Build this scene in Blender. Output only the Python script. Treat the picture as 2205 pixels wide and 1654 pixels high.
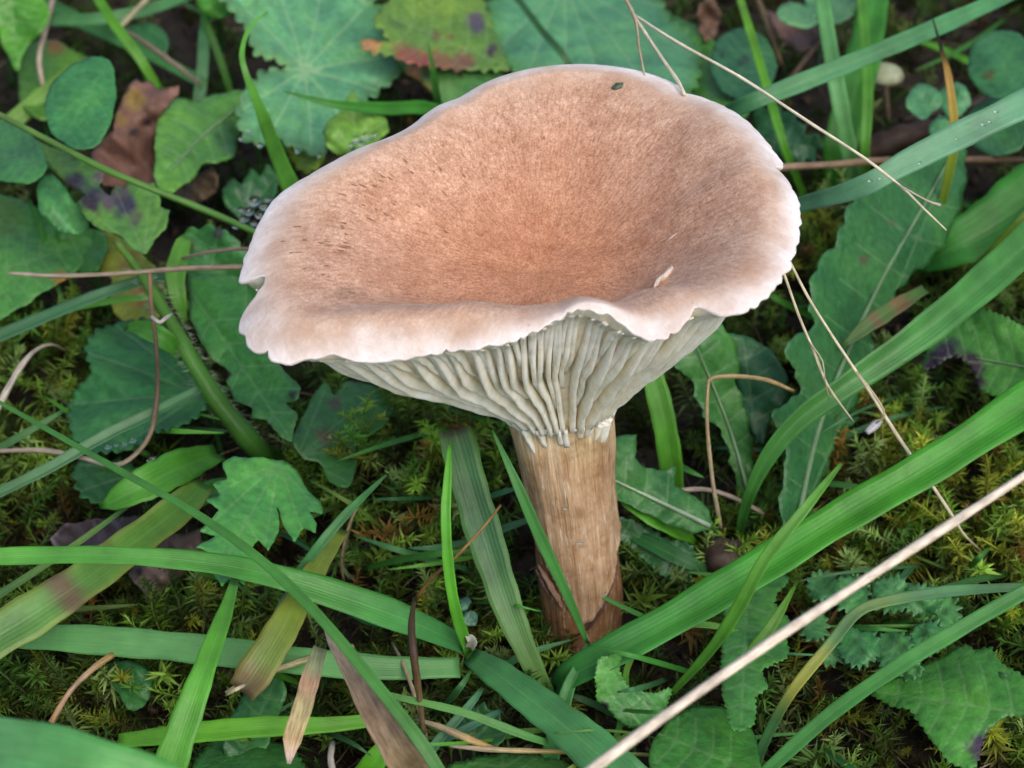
import bpy, math, random
import numpy as np
from mathutils import Vector
from mathutils.geometry import delaunay_2d_cdt

for o in list(bpy.data.objects): bpy.data.objects.remove(o)
scene = bpy.context.scene
COL = scene.collection
S = 0.01                      # the scene is written in centimetres, Blender works in metres
rng = np.random.default_rng(7)
random.seed(7)

# ------------------------------------------------------------------ camera
PITCH = math.radians(38.0)
FPX = 4115.0                  # focal length in photograph pixels (2205 wide)
HCAM = 17.0
CAM = np.array([-0.92, -HCAM / math.tan(PITCH + math.atan(568 / FPX)), HCAM])
FWD = np.array([0, math.cos(PITCH), -math.sin(PITCH)])
UPV = np.array([0, math.sin(PITCH), math.cos(PITCH)])
cd = bpy.data.cameras.new('camera')
cam = bpy.data.objects.new('camera', cd); COL.objects.link(cam)
cam.location = CAM * S
cam.rotation_euler = (math.pi / 2 - PITCH, 0, 0)
cd.sensor_fit = 'HORIZONTAL'; cd.sensor_width = 6.17
cd.lens = 6.17 * FPX / 2205.0
cd.clip_start = 0.005; cd.clip_end = 50
cd.dof.use_dof = True
cd.dof.focus_distance = 0.212
cd.dof.aperture_fstop = 7.5
scene.camera = cam

# ------------------------------------------------------------------ light: a shaded, overcast day
SUN_EL, SUN_AZ = math.radians(48), math.radians(150)
world = bpy.data.worlds.new('World'); scene.world = world; world.use_nodes = True
wn = world.node_tree
sky = wn.nodes.new('ShaderNodeTexSky'); sky.sky_type = 'NISHITA'; sky.sun_disc = False
sky.sun_elevation = SUN_EL; sky.sun_rotation = SUN_AZ
sky.air_density = 1.0; sky.dust_density = 4.0; sky.ozone_density = 1.0
wn.links.new(sky.outputs[0], wn.nodes['Background'].inputs[0])
wn.nodes['Background'].inputs[1].default_value = 0.13
sd = bpy.data.lights.new('sun', 'SUN'); sd.energy = 1.25; sd.angle = math.radians(60); sd.color = (1.0, 0.96, 0.9)
sun = bpy.data.objects.new('sun', sd); COL.objects.link(sun)
dirv = Vector((math.sin(SUN_AZ) * math.cos(SUN_EL), math.cos(SUN_AZ) * math.cos(SUN_EL), math.sin(SUN_EL)))
sun.rotation_euler = dirv.to_track_quat('Z', 'Y').to_euler()
scene.view_settings.view_transform = 'Standard'
scene.view_settings.look = 'None'
scene.view_settings.exposure = 0.38
scene.view_settings.gamma = 1.0

# ------------------------------------------------------------------ helpers
def W(px, py, z):
    """the point at height z (cm) that the photograph shows at a pixel"""
    d = FWD + np.array([1., 0, 0]) * (px - 1102.5) / FPX + UPV * (827 - py) / FPX
    return CAM + d * (z - CAM[2]) / d[2]

def WA(xy, z):
    xy = np.asarray(xy, float); z = np.broadcast_to(np.asarray(z, float), (len(xy),))
    d = FWD[None] + np.outer((xy[:, 0] - 1102.5) / FPX, [1., 0, 0]) + np.outer((827 - xy[:, 1]) / FPX, UPV)
    return CAM + d * ((z - CAM[2]) / d[:, 2])[:, None]

def depth(p):
    return np.asarray(p - CAM) @ FWD

def sn(x, y, seed=0.0):
    """cheap smooth noise in about -1..1"""
    return (np.sin(x * 1.0 + 1.3 * np.sin(y * .7 + seed) + seed * 2.1) + np.sin(y * 1.13 + 1.7 * np.sin(x * .61 + seed * 1.3) + seed)
            + np.sin((x + y) * .83 + seed * 3.7) + np.sin((x - y) * 1.71 + seed * .9)) / 3.2

def cr(pts, n):
    """Catmull-Rom through the rows of pts, n samples, open"""
    P = np.asarray(pts, float); m = len(P)
    if m == 2:
        t = np.linspace(0, 1, n)[:, None]; return P[0] * (1 - t) + P[1] * t
    E_ = np.vstack([2 * P[0] - P[1], P, 2 * P[-1] - P[-2]])
    seg = np.r_[0, np.cumsum(np.linalg.norm(np.diff(P[:, :2], axis=0), axis=1) + 1e-6)]
    u = np.interp(np.linspace(0, seg[-1], n), seg, np.arange(m))
    i = np.minimum(u.astype(int), m - 2); t = (u - i)[:, None]
    a, b, c, d = E_[i], E_[i + 1], E_[i + 2], E_[i + 3]
    return .5 * (2 * b + (c - a) * t + (2 * a - 5 * b + 4 * c - d) * t ** 2 + (3 * b - a - 3 * c + d) * t ** 3)

def mesh(name, v, faces, mat, parent=None, uv=None, tint=None, attrs=None, smooth=True, origin=None):
    """one mesh object from world coordinates in cm"""
    v = np.asarray(v, float)
    if origin is None: origin = np.array(parent['_o']) if parent is not None and '_o' in parent else np.zeros(3)
    me = bpy.data.meshes.new(name)
    if isinstance(faces, np.ndarray):
        nf, k = faces.shape
        me.vertices.add(len(v)); me.vertices.foreach_set('co', ((v - origin) * S).ravel())
        me.loops.add(nf * k); me.loops.foreach_set('vertex_index', faces.ravel().astype(np.int32))
        me.polygons.add(nf); me.polygons.foreach_set('loop_start', np.arange(0, nf * k, k, dtype=np.int32))
        me.update(calc_edges=True)
    else:
        me.from_pydata(((v - origin) * S).tolist(), [], [tuple(int(i) for i in f) for f in faces])
    if smooth: me.polygons.foreach_set('use_smooth', np.ones(len(me.polygons), bool))
    if uv is not None:
        l = me.uv_layers.new(name='UVMap')
        idx = np.empty(len(me.loops), np.int32); me.loops.foreach_get('vertex_index', idx)
        l.data.foreach_set('uv', np.asarray(uv, float)[idx].ravel())
    if tint is not None:
        a = me.color_attributes.new('tint', 'FLOAT_COLOR', 'POINT')
        t = np.ones((len(v), 4)); t[:, :3] = tint
        a.data.foreach_set('color', t.ravel())
    for k, val in (attrs or {}).items():
        a = me.attributes.new(k, 'FLOAT', 'POINT'); a.data.foreach_set('value', np.asarray(val, float))
    me.materials.append(mat); me.update()
    o = bpy.data.objects.new(name, me); COL.objects.link(o)
    if parent is not None: o.parent = parent
    else: o.location = np.asarray(origin) * S
    o['_o'] = [float(x) for x in origin]
    return o

def tag(o, label, cat, group=None):
    o['label'] = label; o['category'] = cat
    if group: o['group'] = group
    return o

def thing(name, label, cat, base, group=None):
    o = bpy.data.objects.new(name, None); COL.objects.link(o)
    o.empty_display_size = 0.003
    o.location = np.asarray(base) * S; o['_o'] = [float(x) for x in base]
    return tag(o, label, cat, group)

# ------------------------------------------------------------------ materials
def new_mat(name):
    m = bpy.data.materials.new(name); m.use_nodes = True
    nt = m.node_tree
    return m, nt, nt.nodes, nt.links, nt.nodes['Principled BSDF'], nt.nodes['Material Output']

def N(nodes, t, **kw):
    n = nodes.new(t)
    for k, v in kw.items():
        if k in n.inputs: n.inputs[k].default_value = v
        else: setattr(n, k, v)
    return n

def noise(nt, vec, scale, detail=3.0, rough=.55):
    n = nt.nodes.new('ShaderNodeTexNoise'); n.inputs['Scale'].default_value = scale
    n.inputs['Detail'].default_value = detail; n.inputs['Roughness'].default_value = rough
    nt.links.new(vec, n.inputs['Vector']); return n.outputs['Fac']

def ramp(nt, fac, stops):
    r = nt.nodes.new('ShaderNodeValToRGB'); e = r.color_ramp.elements
    while len(e) < len(stops): e.new(.5)
    for i, (p, c) in enumerate(stops):
        e[i].position = p; e[i].color = (*c, 1) if not np.isscalar(c) else (c, c, c, 1)
    nt.links.new(fac, r.inputs[0]); return r.outputs[0]

def mixc(nt, a, b, fac, mode='MIX'):
    m = nt.nodes.new('ShaderNodeMix'); m.data_type = 'RGBA'; m.blend_type = mode
    for s, val in ((m.inputs[0], fac), (m.inputs[6], a), (m.inputs[7], b)):
        if isinstance(val, bpy.types.NodeSocket): nt.links.new(val, s)
        elif np.isscalar(val): s.default_value = val
        else: s.default_value = (*val, 1)
    return m.outputs[2]

def math_(nt, op, a, b=None, c=None):
    m = nt.nodes.new('ShaderNodeMath'); m.operation = op
    for i, val in enumerate((a, b, c)):
        if val is None: continue
        if isinstance(val, bpy.types.NodeSocket): nt.links.new(val, m.inputs[i])
        else: m.inputs[i].default_value = val
    return m.outputs[0]

def cmcoord(nt, scale=(100, 100, 100), src='Object'):
    tc = nt.nodes.new('ShaderNodeTexCoord'); v = nt.nodes.new('ShaderNodeVectorMath'); v.operation = 'MULTIPLY'
    v.inputs[1].default_value = scale; nt.links.new(tc.outputs[src], v.inputs[0]); return v.outputs[0]

def attr(nt, name):
    a = nt.nodes.new('ShaderNodeAttribute'); a.attribute_name = name; return a

def bump(nt, h, strength, dist, normal=None):
    b = nt.nodes.new('ShaderNodeBump'); b.inputs['Strength'].default_value = strength; b.inputs['Distance'].default_value = dist
    nt.links.new(h, b.inputs['Height'])
    if normal is not None: nt.links.new(normal, b.inputs['Normal'])
    return b.outputs[0]

def thin_surface(nt, bs, out, colour, amount, gain=1.6):
    """part of the light passes through a thin green or dry sheet"""
    t = nt.nodes.new('ShaderNodeBsdfTranslucent'); ms = nt.nodes.new('ShaderNodeMixShader'); ms.inputs[0].default_value = amount
    c = mixc(nt, colour, (gain, gain * 1.05, gain * .6), 1.0, 'MULTIPLY')
    nt.links.new(c, t.inputs[0]); nt.links.new(bs.outputs[0], ms.inputs[1]); nt.links.new(t.outputs[0], ms.inputs[2])
    nt.links.new(ms.outputs[0], out.inputs[0])

def mat_grass():
    m, nt, nd, lk, bs, out = new_mat('grass_blade')
    t = attr(nt, 'tint').outputs[0]; c = cmcoord(nt)
    uv = nd.new('ShaderNodeUVMap'); sp = nd.new('ShaderNodeSeparateXYZ'); lk.new(uv.outputs[0], sp.inputs[0])
    line = math_(nt, 'SINE', math_(nt, 'MULTIPLY', sp.outputs[0], 62.0))
    n1 = noise(nt, c, 1.6, 4); n2 = noise(nt, c, 14, 3)
    sv = nd.new('ShaderNodeVectorMath'); sv.operation = 'MULTIPLY'; sv.inputs[1].default_value = (26, 1.3, 1)
    lk.new(uv.outputs[0], sv.inputs[0]); n3 = noise(nt, sv.outputs[0], 1.0, 3)
    v1 = ramp(nt, n1, [(.3, .72), (.7, 1.28)])
    v3 = ramp(nt, n3, [(.3, .90), (.7, 1.09)])
    col = mixc(nt, mixc(nt, t, v1, 1.0, 'MULTIPLY'), v3, 1.0, 'MULTIPLY')
    lm = ramp(nt, line, [(.0, 0.0), (.75, 0.0), (1.0, .05)])
    col = mixc(nt, col, (.22, .42, .18), lm)
    wear = noise(nt, c, 4.5, 5, .7)
    col = mixc(nt, col, (.26, .24, .10), ramp(nt, wear, [(.67, 0.0), (.74, .55)]))
    mid = ramp(nt, math_(nt, 'ABSOLUTE', math_(nt, 'SUBTRACT', sp.outputs[0], .5)), [(.0, .22), (.045, 0.0)])
    col = mixc(nt, col, (.20, .40, .12), mid)
    lk.new(col, bs.inputs['Base Color'])
    lk.new(ramp(nt, n2, [(.3, .36), (.7, .52)]), bs.inputs['Roughness'])
    bs.inputs['Specular IOR Level'].default_value = .42
    lk.new(bump(nt, line, .2, .00005, bump(nt, n3, .2, .0001, bump(nt, n1, .3, .0008))), bs.inputs['Normal'])
    thin_surface(nt, bs, out, col, .24)
    return m

def mat_leaf():
    m, nt, nd, lk, bs, out = new_mat('broad_leaf')
    t = attr(nt, 'tint').outputs[0]; vd = attr(nt, 'vein').outputs['Fac']; c = cmcoord(nt)
    n1 = noise(nt, c, 1.3, 4); n2 = noise(nt, c, 9, 4); n3 = noise(nt, c, 38, 3)
    col = mixc(nt, t, ramp(nt, n1, [(.28, (.62, .70, .80)), (.5, 1.0), (.72, (1.45, 1.25, 1.0))]), 1.0, 'MULTIPLY')
    col = mixc(nt, col, ramp(nt, n2, [(.3, .76), (.72, 1.24)]), 1.0, 'MULTIPLY')
    col = mixc(nt, col, (.13, .10, .05), ramp(nt, noise(nt, c, 5.5, 5, .7), [(.69, 0.0), (.75, .6)]))
    vor = nd.new('ShaderNodeTexVoronoi'); vor.feature = 'DISTANCE_TO_EDGE'; vor.inputs['Scale'].default_value = 7.0; lk.new(c, vor.inputs['Vector'])
    net = ramp(nt, vor.outputs['Distance'], [(.0, .10), (.06, 0.0)])
    col = mixc(nt, col, (.20, .36, .14), net)
    vm = math_(nt, 'MULTIPLY', ramp(nt, vd, [(.004, .7), (.024, 0.0)]), attr(nt, 'vein_show').outputs['Fac'])
    col = mixc(nt, col, (.36, .52, .28), vm)
    lk.new(col, bs.inputs['Base Color'])
    lk.new(ramp(nt, n1, [(.3, .30), (.7, .52)]), bs.inputs['Roughness'])
    bs.inputs['Specular IOR Level'].default_value = .5
    vh = ramp(nt, vd, [(.0, 0.0), (.07, 1.0)])
    nrm = bump(nt, vh, .22, .00018, bump(nt, n2, .6, .00035, bump(nt, n3, .6, .0001)))
    lk.new(nrm, bs.inputs['Normal'])
    thin_surface(nt, bs, out, col, .18)
    return m

def mat_dry(name='dry_straw', spec=.35):
    m, nt, nd, lk, bs, out = new_mat(name)
    t = attr(nt, 'tint').outputs[0]; c = cmcoord(nt)
    uv = nd.new('ShaderNodeUVMap'); sv = nd.new('ShaderNodeVectorMath'); sv.operation = 'MULTIPLY'; sv.inputs[1].default_value = (9, 2.2, 1)
    lk.new(uv.outputs[0], sv.inputs[0])
    n1 = noise(nt, sv.outputs[0], 1.0, 5, .65); n2 = noise(nt, c, 5, 4)
    col = mixc(nt, t, ramp(nt, n1, [(.28, .45), (.7, 1.3)]), 1.0, 'MULTIPLY')
    col = mixc(nt, col, ramp(nt, n2, [(.3, .7), (.7, 1.15)]), 1.0, 'MULTIPLY')
    lk.new(col, bs.inputs['Base Color']); bs.inputs['Roughness'].default_value = .55
    bs.inputs['Specular IOR Level'].default_value = spec
    lk.new(bump(nt, n1, .5, .00012), bs.inputs['Normal'])
    return m

def mat_moss():
    m, nt, nd, lk, bs, out = new_mat('moss')
    t = attr(nt, 'tint').outputs[0]; c = cmcoord(nt)
    col = mixc(nt, t, ramp(nt, noise(nt, c, 2.2, 4), [(.3, .6), (.7, 1.35)]), 1.0, 'MULTIPLY')
    lk.new(col, bs.inputs['Base Color']); bs.inputs['Roughness'].default_value = .5
    bs.inputs['Specular IOR Level'].default_value = .35
    thin_surface(nt, bs, out, col, .3)
    return m

def mat_soil():
    m, nt, nd, lk, bs, out = new_mat('soil')
    c = cmcoord(nt); n1 = noise(nt, c, 1.2, 6); n2 = noise(nt, c, 9, 5, .7)
    col = mixc(nt, ramp(nt, n1, [(.3, (.012, .009, .006)), (.5, (.028, .020, .012)), (.72, (.024, .026, .010))]), ramp(nt, n2, [(.3, .5), (.7, 1.5)]), 1.0, 'MULTIPLY')
    lk.new(col, bs.inputs['Base Color']); bs.inputs['Roughness'].default_value = .85
    lk.new(bump(nt, n2, .8, .0015), bs.inputs['Normal'])
    return m

def mat_cap():
    m, nt, nd, lk, bs, out = new_mat('cap_skin')
    c = cmcoord(nt)
    uv = nd.new('ShaderNodeUVMap'); sp = nd.new('ShaderNodeSeparateXYZ'); lk.new(uv.outputs[0], sp.inputs[0])
    s = sp.outputs[1]
    # pigment: rusty in the funnel, pinkish tan outside, whitish bloom on the margin
    wob = math_(nt, 'MULTIPLY_ADD', noise(nt, c, 2.2, 5), .17, -.085)
    s2 = math_(nt, 'ADD', s, wob)
    pig = ramp(nt, s2, [(.0, (.44, .205, .115)), (.22, (.46, .225, .130)), (.45, (.485, .265, .170)), (.66, (.51, .305, .210)), (.84, (.525, .345, .250)), (.895, (.57, .42, .335)), (.950, (.70, .61, .57)), (1.0, (.80, .76, .76))])
    sv = nd.new('ShaderNodeVectorMath'); sv.operation = 'MULTIPLY'; sv.inputs[1].default_value = (330, 20, 1); lk.new(uv.outputs[0], sv.inputs[0])
    fib = noise(nt, sv.outputs[0], 1.0, 3, .6)
    felt = noise(nt, c, 17, 4, .68); fine = noise(nt, c, 42, 2, .6)
    blot = noise(nt, c, 3.2, 4)
    inner = ramp(nt, s, [(.74, 1.0), (.93, .12)])
    f = mixc(nt, ramp(nt, felt, [(.34, (.82, .76, .72)), (.5, (.99, .98, .97)), (.68, (1.12, 1.18, 1.22))]), ramp(nt, fib, [(.33, (.78, .73, .70)), (.5, 1.0), (.7, (1.14, 1.18, 1.20))]), 1.0, 'MULTIPLY')
    f = mixc(nt, f, ramp(nt, fine, [(.34, (.80, .75, .72)), (.65, (1.15, 1.18, 1.2))]), 1.0, 'MULTIPLY')
    f = mixc(nt, (1, 1, 1), f, inner)
    col = mixc(nt, pig, f, 1.0, 'MULTIPLY')
    col = mixc(nt, col, ramp(nt, blot, [(.3, (.84, .78, .74)), (.7, (1.10, 1.15, 1.19))]), 1.0, 'MULTIPLY')
    dirt = noise(nt, c, 7.0, 6, .72)
    col = mixc(nt, col, (.30, .17, .10), math_(nt, 'MULTIPLY', ramp(nt, dirt, [(.64, 0.0), (.72, .5)]), ramp(nt, s, [(.6, .5), (.95, 1.0)])))
    lk.new(col, bs.inputs['Base Color']); bs.inputs['Roughness'].default_value = .72
    bs.inputs['Specular IOR Level'].default_value = .25
    bs.inputs['Sheen Weight'].default_value = .12; bs.inputs['Sheen Roughness'].default_value = .5
    
    lk.new(bump(nt, felt, .45, .00022, bump(nt, fib, .3, .00018, bump(nt, blot, .25, .0006))), bs.inputs['Normal'])
    return m

def mat_gill():
    m, nt, nd, lk, bs, out = new_mat('gill_flesh')
    c = cmcoord(nt); t = attr(nt, 'tint').outputs[0]
    n1 = noise(nt, c, 6, 4)
    col = mixc(nt, t, ramp(nt, n1, [(.3, (.82, .80, .74)), (.7, (1.1, 1.1, 1.1))]), 1.0, 'MULTIPLY')
    lk.new(col, bs.inputs['Base Color']); bs.inputs['Roughness'].default_value = .55
    bs.inputs['Subsurface Weight'].default_value = .6; bs.inputs['Subsurface Radius'].default_value = (.0022, .0018, .0013); bs.inputs['Subsurface Scale'].default_value = .8
    lk.new(bump(nt, n1, .3, .0003), bs.inputs['Normal'])
    return m

def mat_stem():
    m, nt, nd, lk, bs, out = new_mat('stem_fibre')
    uv = nd.new('ShaderNodeUVMap'); t = attr(nt, 'tint').outputs[0]; c = cmcoord(nt)
    def st(sx, sy, sc, d=4, r=.6):
        sv = nd.new('ShaderNodeVectorMath'); sv.operation = 'MULTIPLY'; sv.inputs[1].default_value = (sx, sy, 1)
        lk.new(uv.outputs[0], sv.inputs[0]); return noise(nt, sv.outputs[0], sc, d, r)
    a = st(26, 1.2, 1); b = st(80, 3.2, 1, 3); e = st(9, .9, 1, 3); fl = st(20, 2.6, 1, 5, .7)
    col = mixc(nt, t, ramp(nt, a, [(.28, (.76, .69, .62)), (.5, 1.0), (.72, (1.15, 1.18, 1.2))]), 1.0, 'MULTIPLY')
    col = mixc(nt, col, ramp(nt, b, [(.3, (.84, .79, .74)), (.55, 1.0), (.75, (1.12, 1.14, 1.15))]), 1.0, 'MULTIPLY')
    col = mixc(nt, col, ramp(nt, e, [(.3, (.78, .66, .52)), (.7, (1.14, 1.18, 1.22))]), 1.0, 'MULTIPLY')
    col = mixc(nt, col, ramp(nt, noise(nt, c, 3.4, 6, .7), [(.3, (.60, .50, .42)), (.5, 1.0), (.7, (1.2, 1.25, 1.3))]), 1.0, 'MULTIPLY')
    col = mixc(nt, col, (.66, .57, .47), ramp(nt, fl, [(.57, 0.0), (.67, .8)]))
    lk.new(col, bs.inputs['Base Color']); bs.inputs['Roughness'].default_value = .66
    bs.inputs['Specular IOR Level'].default_value = .3
    
    lk.new(bump(nt, a, .5, .0006, bump(nt, b, .5, .0002, bump(nt, fl, .5, .0004))), bs.inputs['Normal'])
    return m

def mat_water():
    m, nt, nd, lk, bs, out = new_mat('water')
    bs.inputs['Base Color'].default_value = (1, 1, 1, 1); bs.inputs['Roughness'].default_value = 0.0
    bs.inputs['Transmission Weight'].default_value = 1.0; bs.inputs['IOR'].default_value = 1.33
    return m

M_GRASS, M_LEAF, M_DRY, M_MOSS, M_SOIL, M_CAP, M_GILL, M_STEM, M_WATER = mat_grass(), mat_leaf(), mat_dry(), mat_moss(), mat_soil(), mat_cap(), mat_gill(), mat_stem(), mat_water()
M_BARK = mat_dry('dead_leaf_tissue', .3)

# pigments (linear)
FRESH = (.085, .270, .035); MID = (.048, .190, .036); BLUE = (.068, .205, .105); DARK = (.030, .105, .040)
PALE = (.125, .275, .130); YEL = (.200, .300, .040); STRAW = (.52, .42, .27); TAN = (.36, .25, .13); BROWN = (.17, .105, .060)
GREY = (.40, .34, .27); LEAFB = (.045, .165, .072); LEAFG = (.048, .170, .042); LEAFD = (.024, .095, .042); LEAFY = (.130, .240, .045)
PURP = (.075, .050, .080); ORANGE = (.42, .18, .05); BLACK = (.02, .015, .01)

# ------------------------------------------------------------------ the ground
def ground_z(x, y):
    return -.38 + .16 * sn(x * .8, y * .8, 1.7) + .08 * sn(x * 2.6, y * 2.6, 4.2) - .10 * np.exp(-((x - .3) ** 2 + (y - .5) ** 2) / 3)

ax = np.concatenate([-np.geomspace(300, 17, 14), np.linspace(-16, 16, 161), np.geomspace(17, 300, 14)])
ay = ax + 8
GX, GY = np.meshgrid(ax, ay)
gv = np.stack([GX, GY, ground_z(GX, GY)], -1).reshape(-1, 3)
n = len(ax); ii = (np.arange(n - 1)[:, None] * n + np.arange(n - 1)[None]).ravel()
g = mesh('ground', gv, np.stack([ii, ii + 1, ii + n + 1, ii + n], 1), M_SOIL); g['kind'] = 'structure'

# ------------------------------------------------------------------ ribbons, tubes
def facing(p, T, roll, lean=.25):
    tc = CAM - p; tc /= np.linalg.norm(tc, axis=1)[:, None]
    nrm = tc * (1 - lean) + np.array([0, 0, 1.]) * lean
    nrm -= T * np.sum(nrm * T, 1)[:, None]; nrm /= np.linalg.norm(nrm, axis=1)[:, None]
    sd_ = np.cross(T, nrm)
    r = np.radians(roll)[:, None] if not np.isscalar(roll) else math.radians(roll)
    return sd_ * np.cos(r) + nrm * np.sin(r), nrm * np.cos(r) - sd_ * np.sin(r)

def colours(stops, v):
    if np.isscalar(stops[0]): stops = [(0, stops)]
    xs = [s[0] for s in stops]
    return np.stack([np.interp(v, xs, [s[1][k] for s in stops]) for k in range(3)], 1)

def run_out(P, wp, taper=.35):
    """carry a blade or stalk that leaves the picture on to where it meets the ground; also returns the share of the run that lies before and within"""
    pre = post = 0.0; L0 = np.linalg.norm(np.diff(P[:, :2], axis=0), axis=1).sum()
    for end in (0, 1):
        a, b = (P[0], P[1]) if end == 0 else (P[-1], P[-2])
        if a[2] < .3 or (0 <= a[0] <= 2205 and 0 <= a[1] <= 1654): continue
        d = a[:2] - b[:2]; d = d / (np.linalg.norm(d) + 1e-6); k = 45.0 * a[2] if a[1] < 0 else 75.0 * a[2]
        w0 = wp[0] if end == 0 else wp[-1]
        ex = np.array([[*(a[:2] + d * k * u), a[2] * z - .15 * u] for u, z in ((.4, .93), (.8, .62), (1.1, .05))]); ew = w0 * np.array([1 - .3 * taper, 1 - .7 * taper, 1 - taper])
        if end == 0: P = np.vstack([ex[::-1], P]); wp = np.r_[ew[::-1], wp]; pre = k * 1.1
        else: P = np.vstack([P, ex]); wp = np.r_[wp, ew]; post = k * 1.1
    tot = pre + L0 + post
    return P, wp, pre / tot, L0 / tot

def ribbon(name, pts, widths, colour, parent=None, mat=None, fold=.12, roll=0.0, twist=0.0, wavy=.03, n=None, edge=None, blunt=False, spots=(), origin=None, thick=.012):
    """a grass blade: closed, folded along its middle; widths in photograph pixels"""
    mat = mat or M_GRASS
    P = np.asarray(pts, float)
    wp = np.atleast_1d(np.asarray(widths, float))
    if len(wp) != len(P): wp = np.interp(np.linspace(0, 1, len(P)), np.linspace(0, 1, len(wp)), wp)
    P, wp, f0, f1 = run_out(P, wp)
    L = np.linalg.norm(np.diff(P[:, :2], axis=0), axis=1).sum()
    n = n or int(np.clip(L / 16, 12, 90))
    q = cr(np.c_[P, wp], n); q[:, 3] = np.maximum(q[:, 3], 1.2)
    c = WA(q[:, :2], q[:, 2]); dp = depth(c)
    w = q[:, 3] * dp / FPX * .5
    T = np.gradient(c, axis=0); T /= np.linalg.norm(T, axis=1)[:, None]
    seed = rng.random() * 50; t = np.linspace(0, 1, n)
    rl = roll + twist * t + 6 * np.sin(t * 5 + seed)
    sd_, nr = facing(c, T, rl)
    w = w * (1 + wavy * np.sin(t * 23 + seed) + wavy * np.sin(t * 51 + seed * 2)) / np.maximum(.6, np.cos(np.radians(np.clip(rl, -50, 50))))
    us = np.array([-1, -.66, -.33, 0, .33, .66, 1.0]); k = len(us)
    top = c[:, None] + sd_[:, None] * (us[None, :, None] * w[:, None, None]) + nr[:, None] * ((np.abs(us) - .5)[None, :, None] * (fold * 2 * w)[:, None, None])
    th = np.minimum(thick, w * .35)
    bot = top - nr[:, None] * (th[:, None] * (1 - .75 * np.abs(us)[None]))[:, :, None]
    v = np.concatenate([top.reshape(-1, 3), bot.reshape(-1, 3)])
    f = []; o = n * k
    for i in range(n - 1):
        for j in range(k - 1):
            a = i * k + j
            f.append((a, a + 1, a + k + 1, a + k)); f.append((o + a, o + a + k, o + a + k + 1, o + a + 1))
        a = i * k; f.append((a, a + k, o + a + k, o + a)); a = i * k + k - 1; f.append((a, o + a, o + a + k, a + k))
    for j in range(k - 1):
        f.append((j, o + j, o + j + 1, j + 1)); a = (n - 1) * k + j; f.append((a, a + 1, o + a + 1, o + a))
    uv1 = np.stack(np.broadcast_arrays((us[None] + 1) / 2, (t * L / 120)[:, None]), -1).reshape(-1, 2)
    tn = colours(colour, np.clip((t - f0) / f1, 0, 1))[:, None] * np.ones((1, k, 1))
    if edge is not None:
        e = np.clip((np.abs(us) - .6) / .4, 0, 1)[None, :, None] * .7; tn = tn * (1 - e) + np.array(edge) * e
    tn = tn.reshape(-1, 3)
    pxy = q[:, None, :2] * np.ones((1, k, 1)); pp = pxy.reshape(-1, 2)
    for (sx, sy, sr, sc) in spots:
        d = np.hypot(pp[:, 0] - sx, pp[:, 1] - sy) / sr + .3 * sn(pp[:, 0] * .07, pp[:, 1] * .07 + np.tile(us, n) * 3, sx)
        m_ = np.clip(1.4 - d, 0, 1)[:, None]; tn = tn * (1 - m_) + np.array(sc) * m_
    jit = (1 + .12 * (rng.random(3) - .5) * 2) * ((1.06, 1.16, .86) if mat is M_GRASS else (1, 1, 1))
    tn = tn * jit
    if parent is None and origin is None:
        origin = c[0] if q[0, 2] < q[-1, 2] else c[-1]
    return mesh(name, v, f, mat, parent, np.r_[uv1, uv1], np.r_[tn, tn * .92], origin=origin)

def tube(name, pts, widths, colour, parent=None, mat=None, sides=8, n=None, origin=None, bumpy=.06):
    mat = mat or M_DRY
    P = np.asarray(pts, float)
    wp = np.atleast_1d(np.asarray(widths, float))
    if len(wp) != len(P): wp = np.interp(np.linspace(0, 1, len(P)), np.linspace(0, 1, len(wp)), wp)
    P, wp, f0, f1 = run_out(P, wp)
    L = np.linalg.norm(np.diff(P[:, :2], axis=0), axis=1).sum()
    n = n or int(np.clip(L / 14, 8, 90))
    q = cr(np.c_[P, wp], n); c = WA(q[:, :2], q[:, 2]); w = np.maximum(q[:, 3], .8) * depth(c) / FPX * .5
    return tube3(name, c, w, colour, parent, mat, sides, origin, bumpy, L / 120, f0, f1)

def tube3(name, c, w, colour, parent=None, mat=None, sides=8, origin=None, bumpy=.06, vlen=3, f0=0.0, f1=1.0):
    c = np.asarray(c, float); n = len(c); w = np.broadcast_to(w, (n,))
    T = np.gradient(c, axis=0); T /= np.linalg.norm(T, axis=1)[:, None] + 1e-9
    sd_, nr = facing(c, T, 0.0)
    a = np.linspace(0, 2 * math.pi, sides, endpoint=False); t = np.linspace(0, 1, n); s0 = rng.random() * 40
    ww = w[:, None] * (1 + bumpy * np.sin(t * 31 + s0)[:, None] + bumpy * np.sin(a * 2 + s0)[None])
    v = c[:, None] + ww[..., None] * (sd_[:, None] * np.cos(a)[None, :, None] + nr[:, None] * np.sin(a)[None, :, None])
    v = v.reshape(-1, 3); f = []
    for i in range(n - 1):
        for j in range(sides):
            f.append((i * sides + j, i * sides + (j + 1) % sides, (i + 1) * sides + (j + 1) % sides, (i + 1) * sides + j))
    f.append(tuple(range(sides))[::-1]); f.append(tuple((n - 1) * sides + j for j in range(sides)))
    uv = np.stack(np.broadcast_arrays((.5 - .5 * np.cos(a))[None] * .5, (t * vlen)[:, None]), -1).reshape(-1, 2)
    tn = np.repeat(colours(colour, np.clip((t - f0) / f1, 0, 1)), sides, 0)
    if parent is None and origin is None: origin = c[np.argmin(c[:, 2])]
    return mesh(name, v, f, mat or M_DRY, parent, uv, tn, origin=origin)

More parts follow.
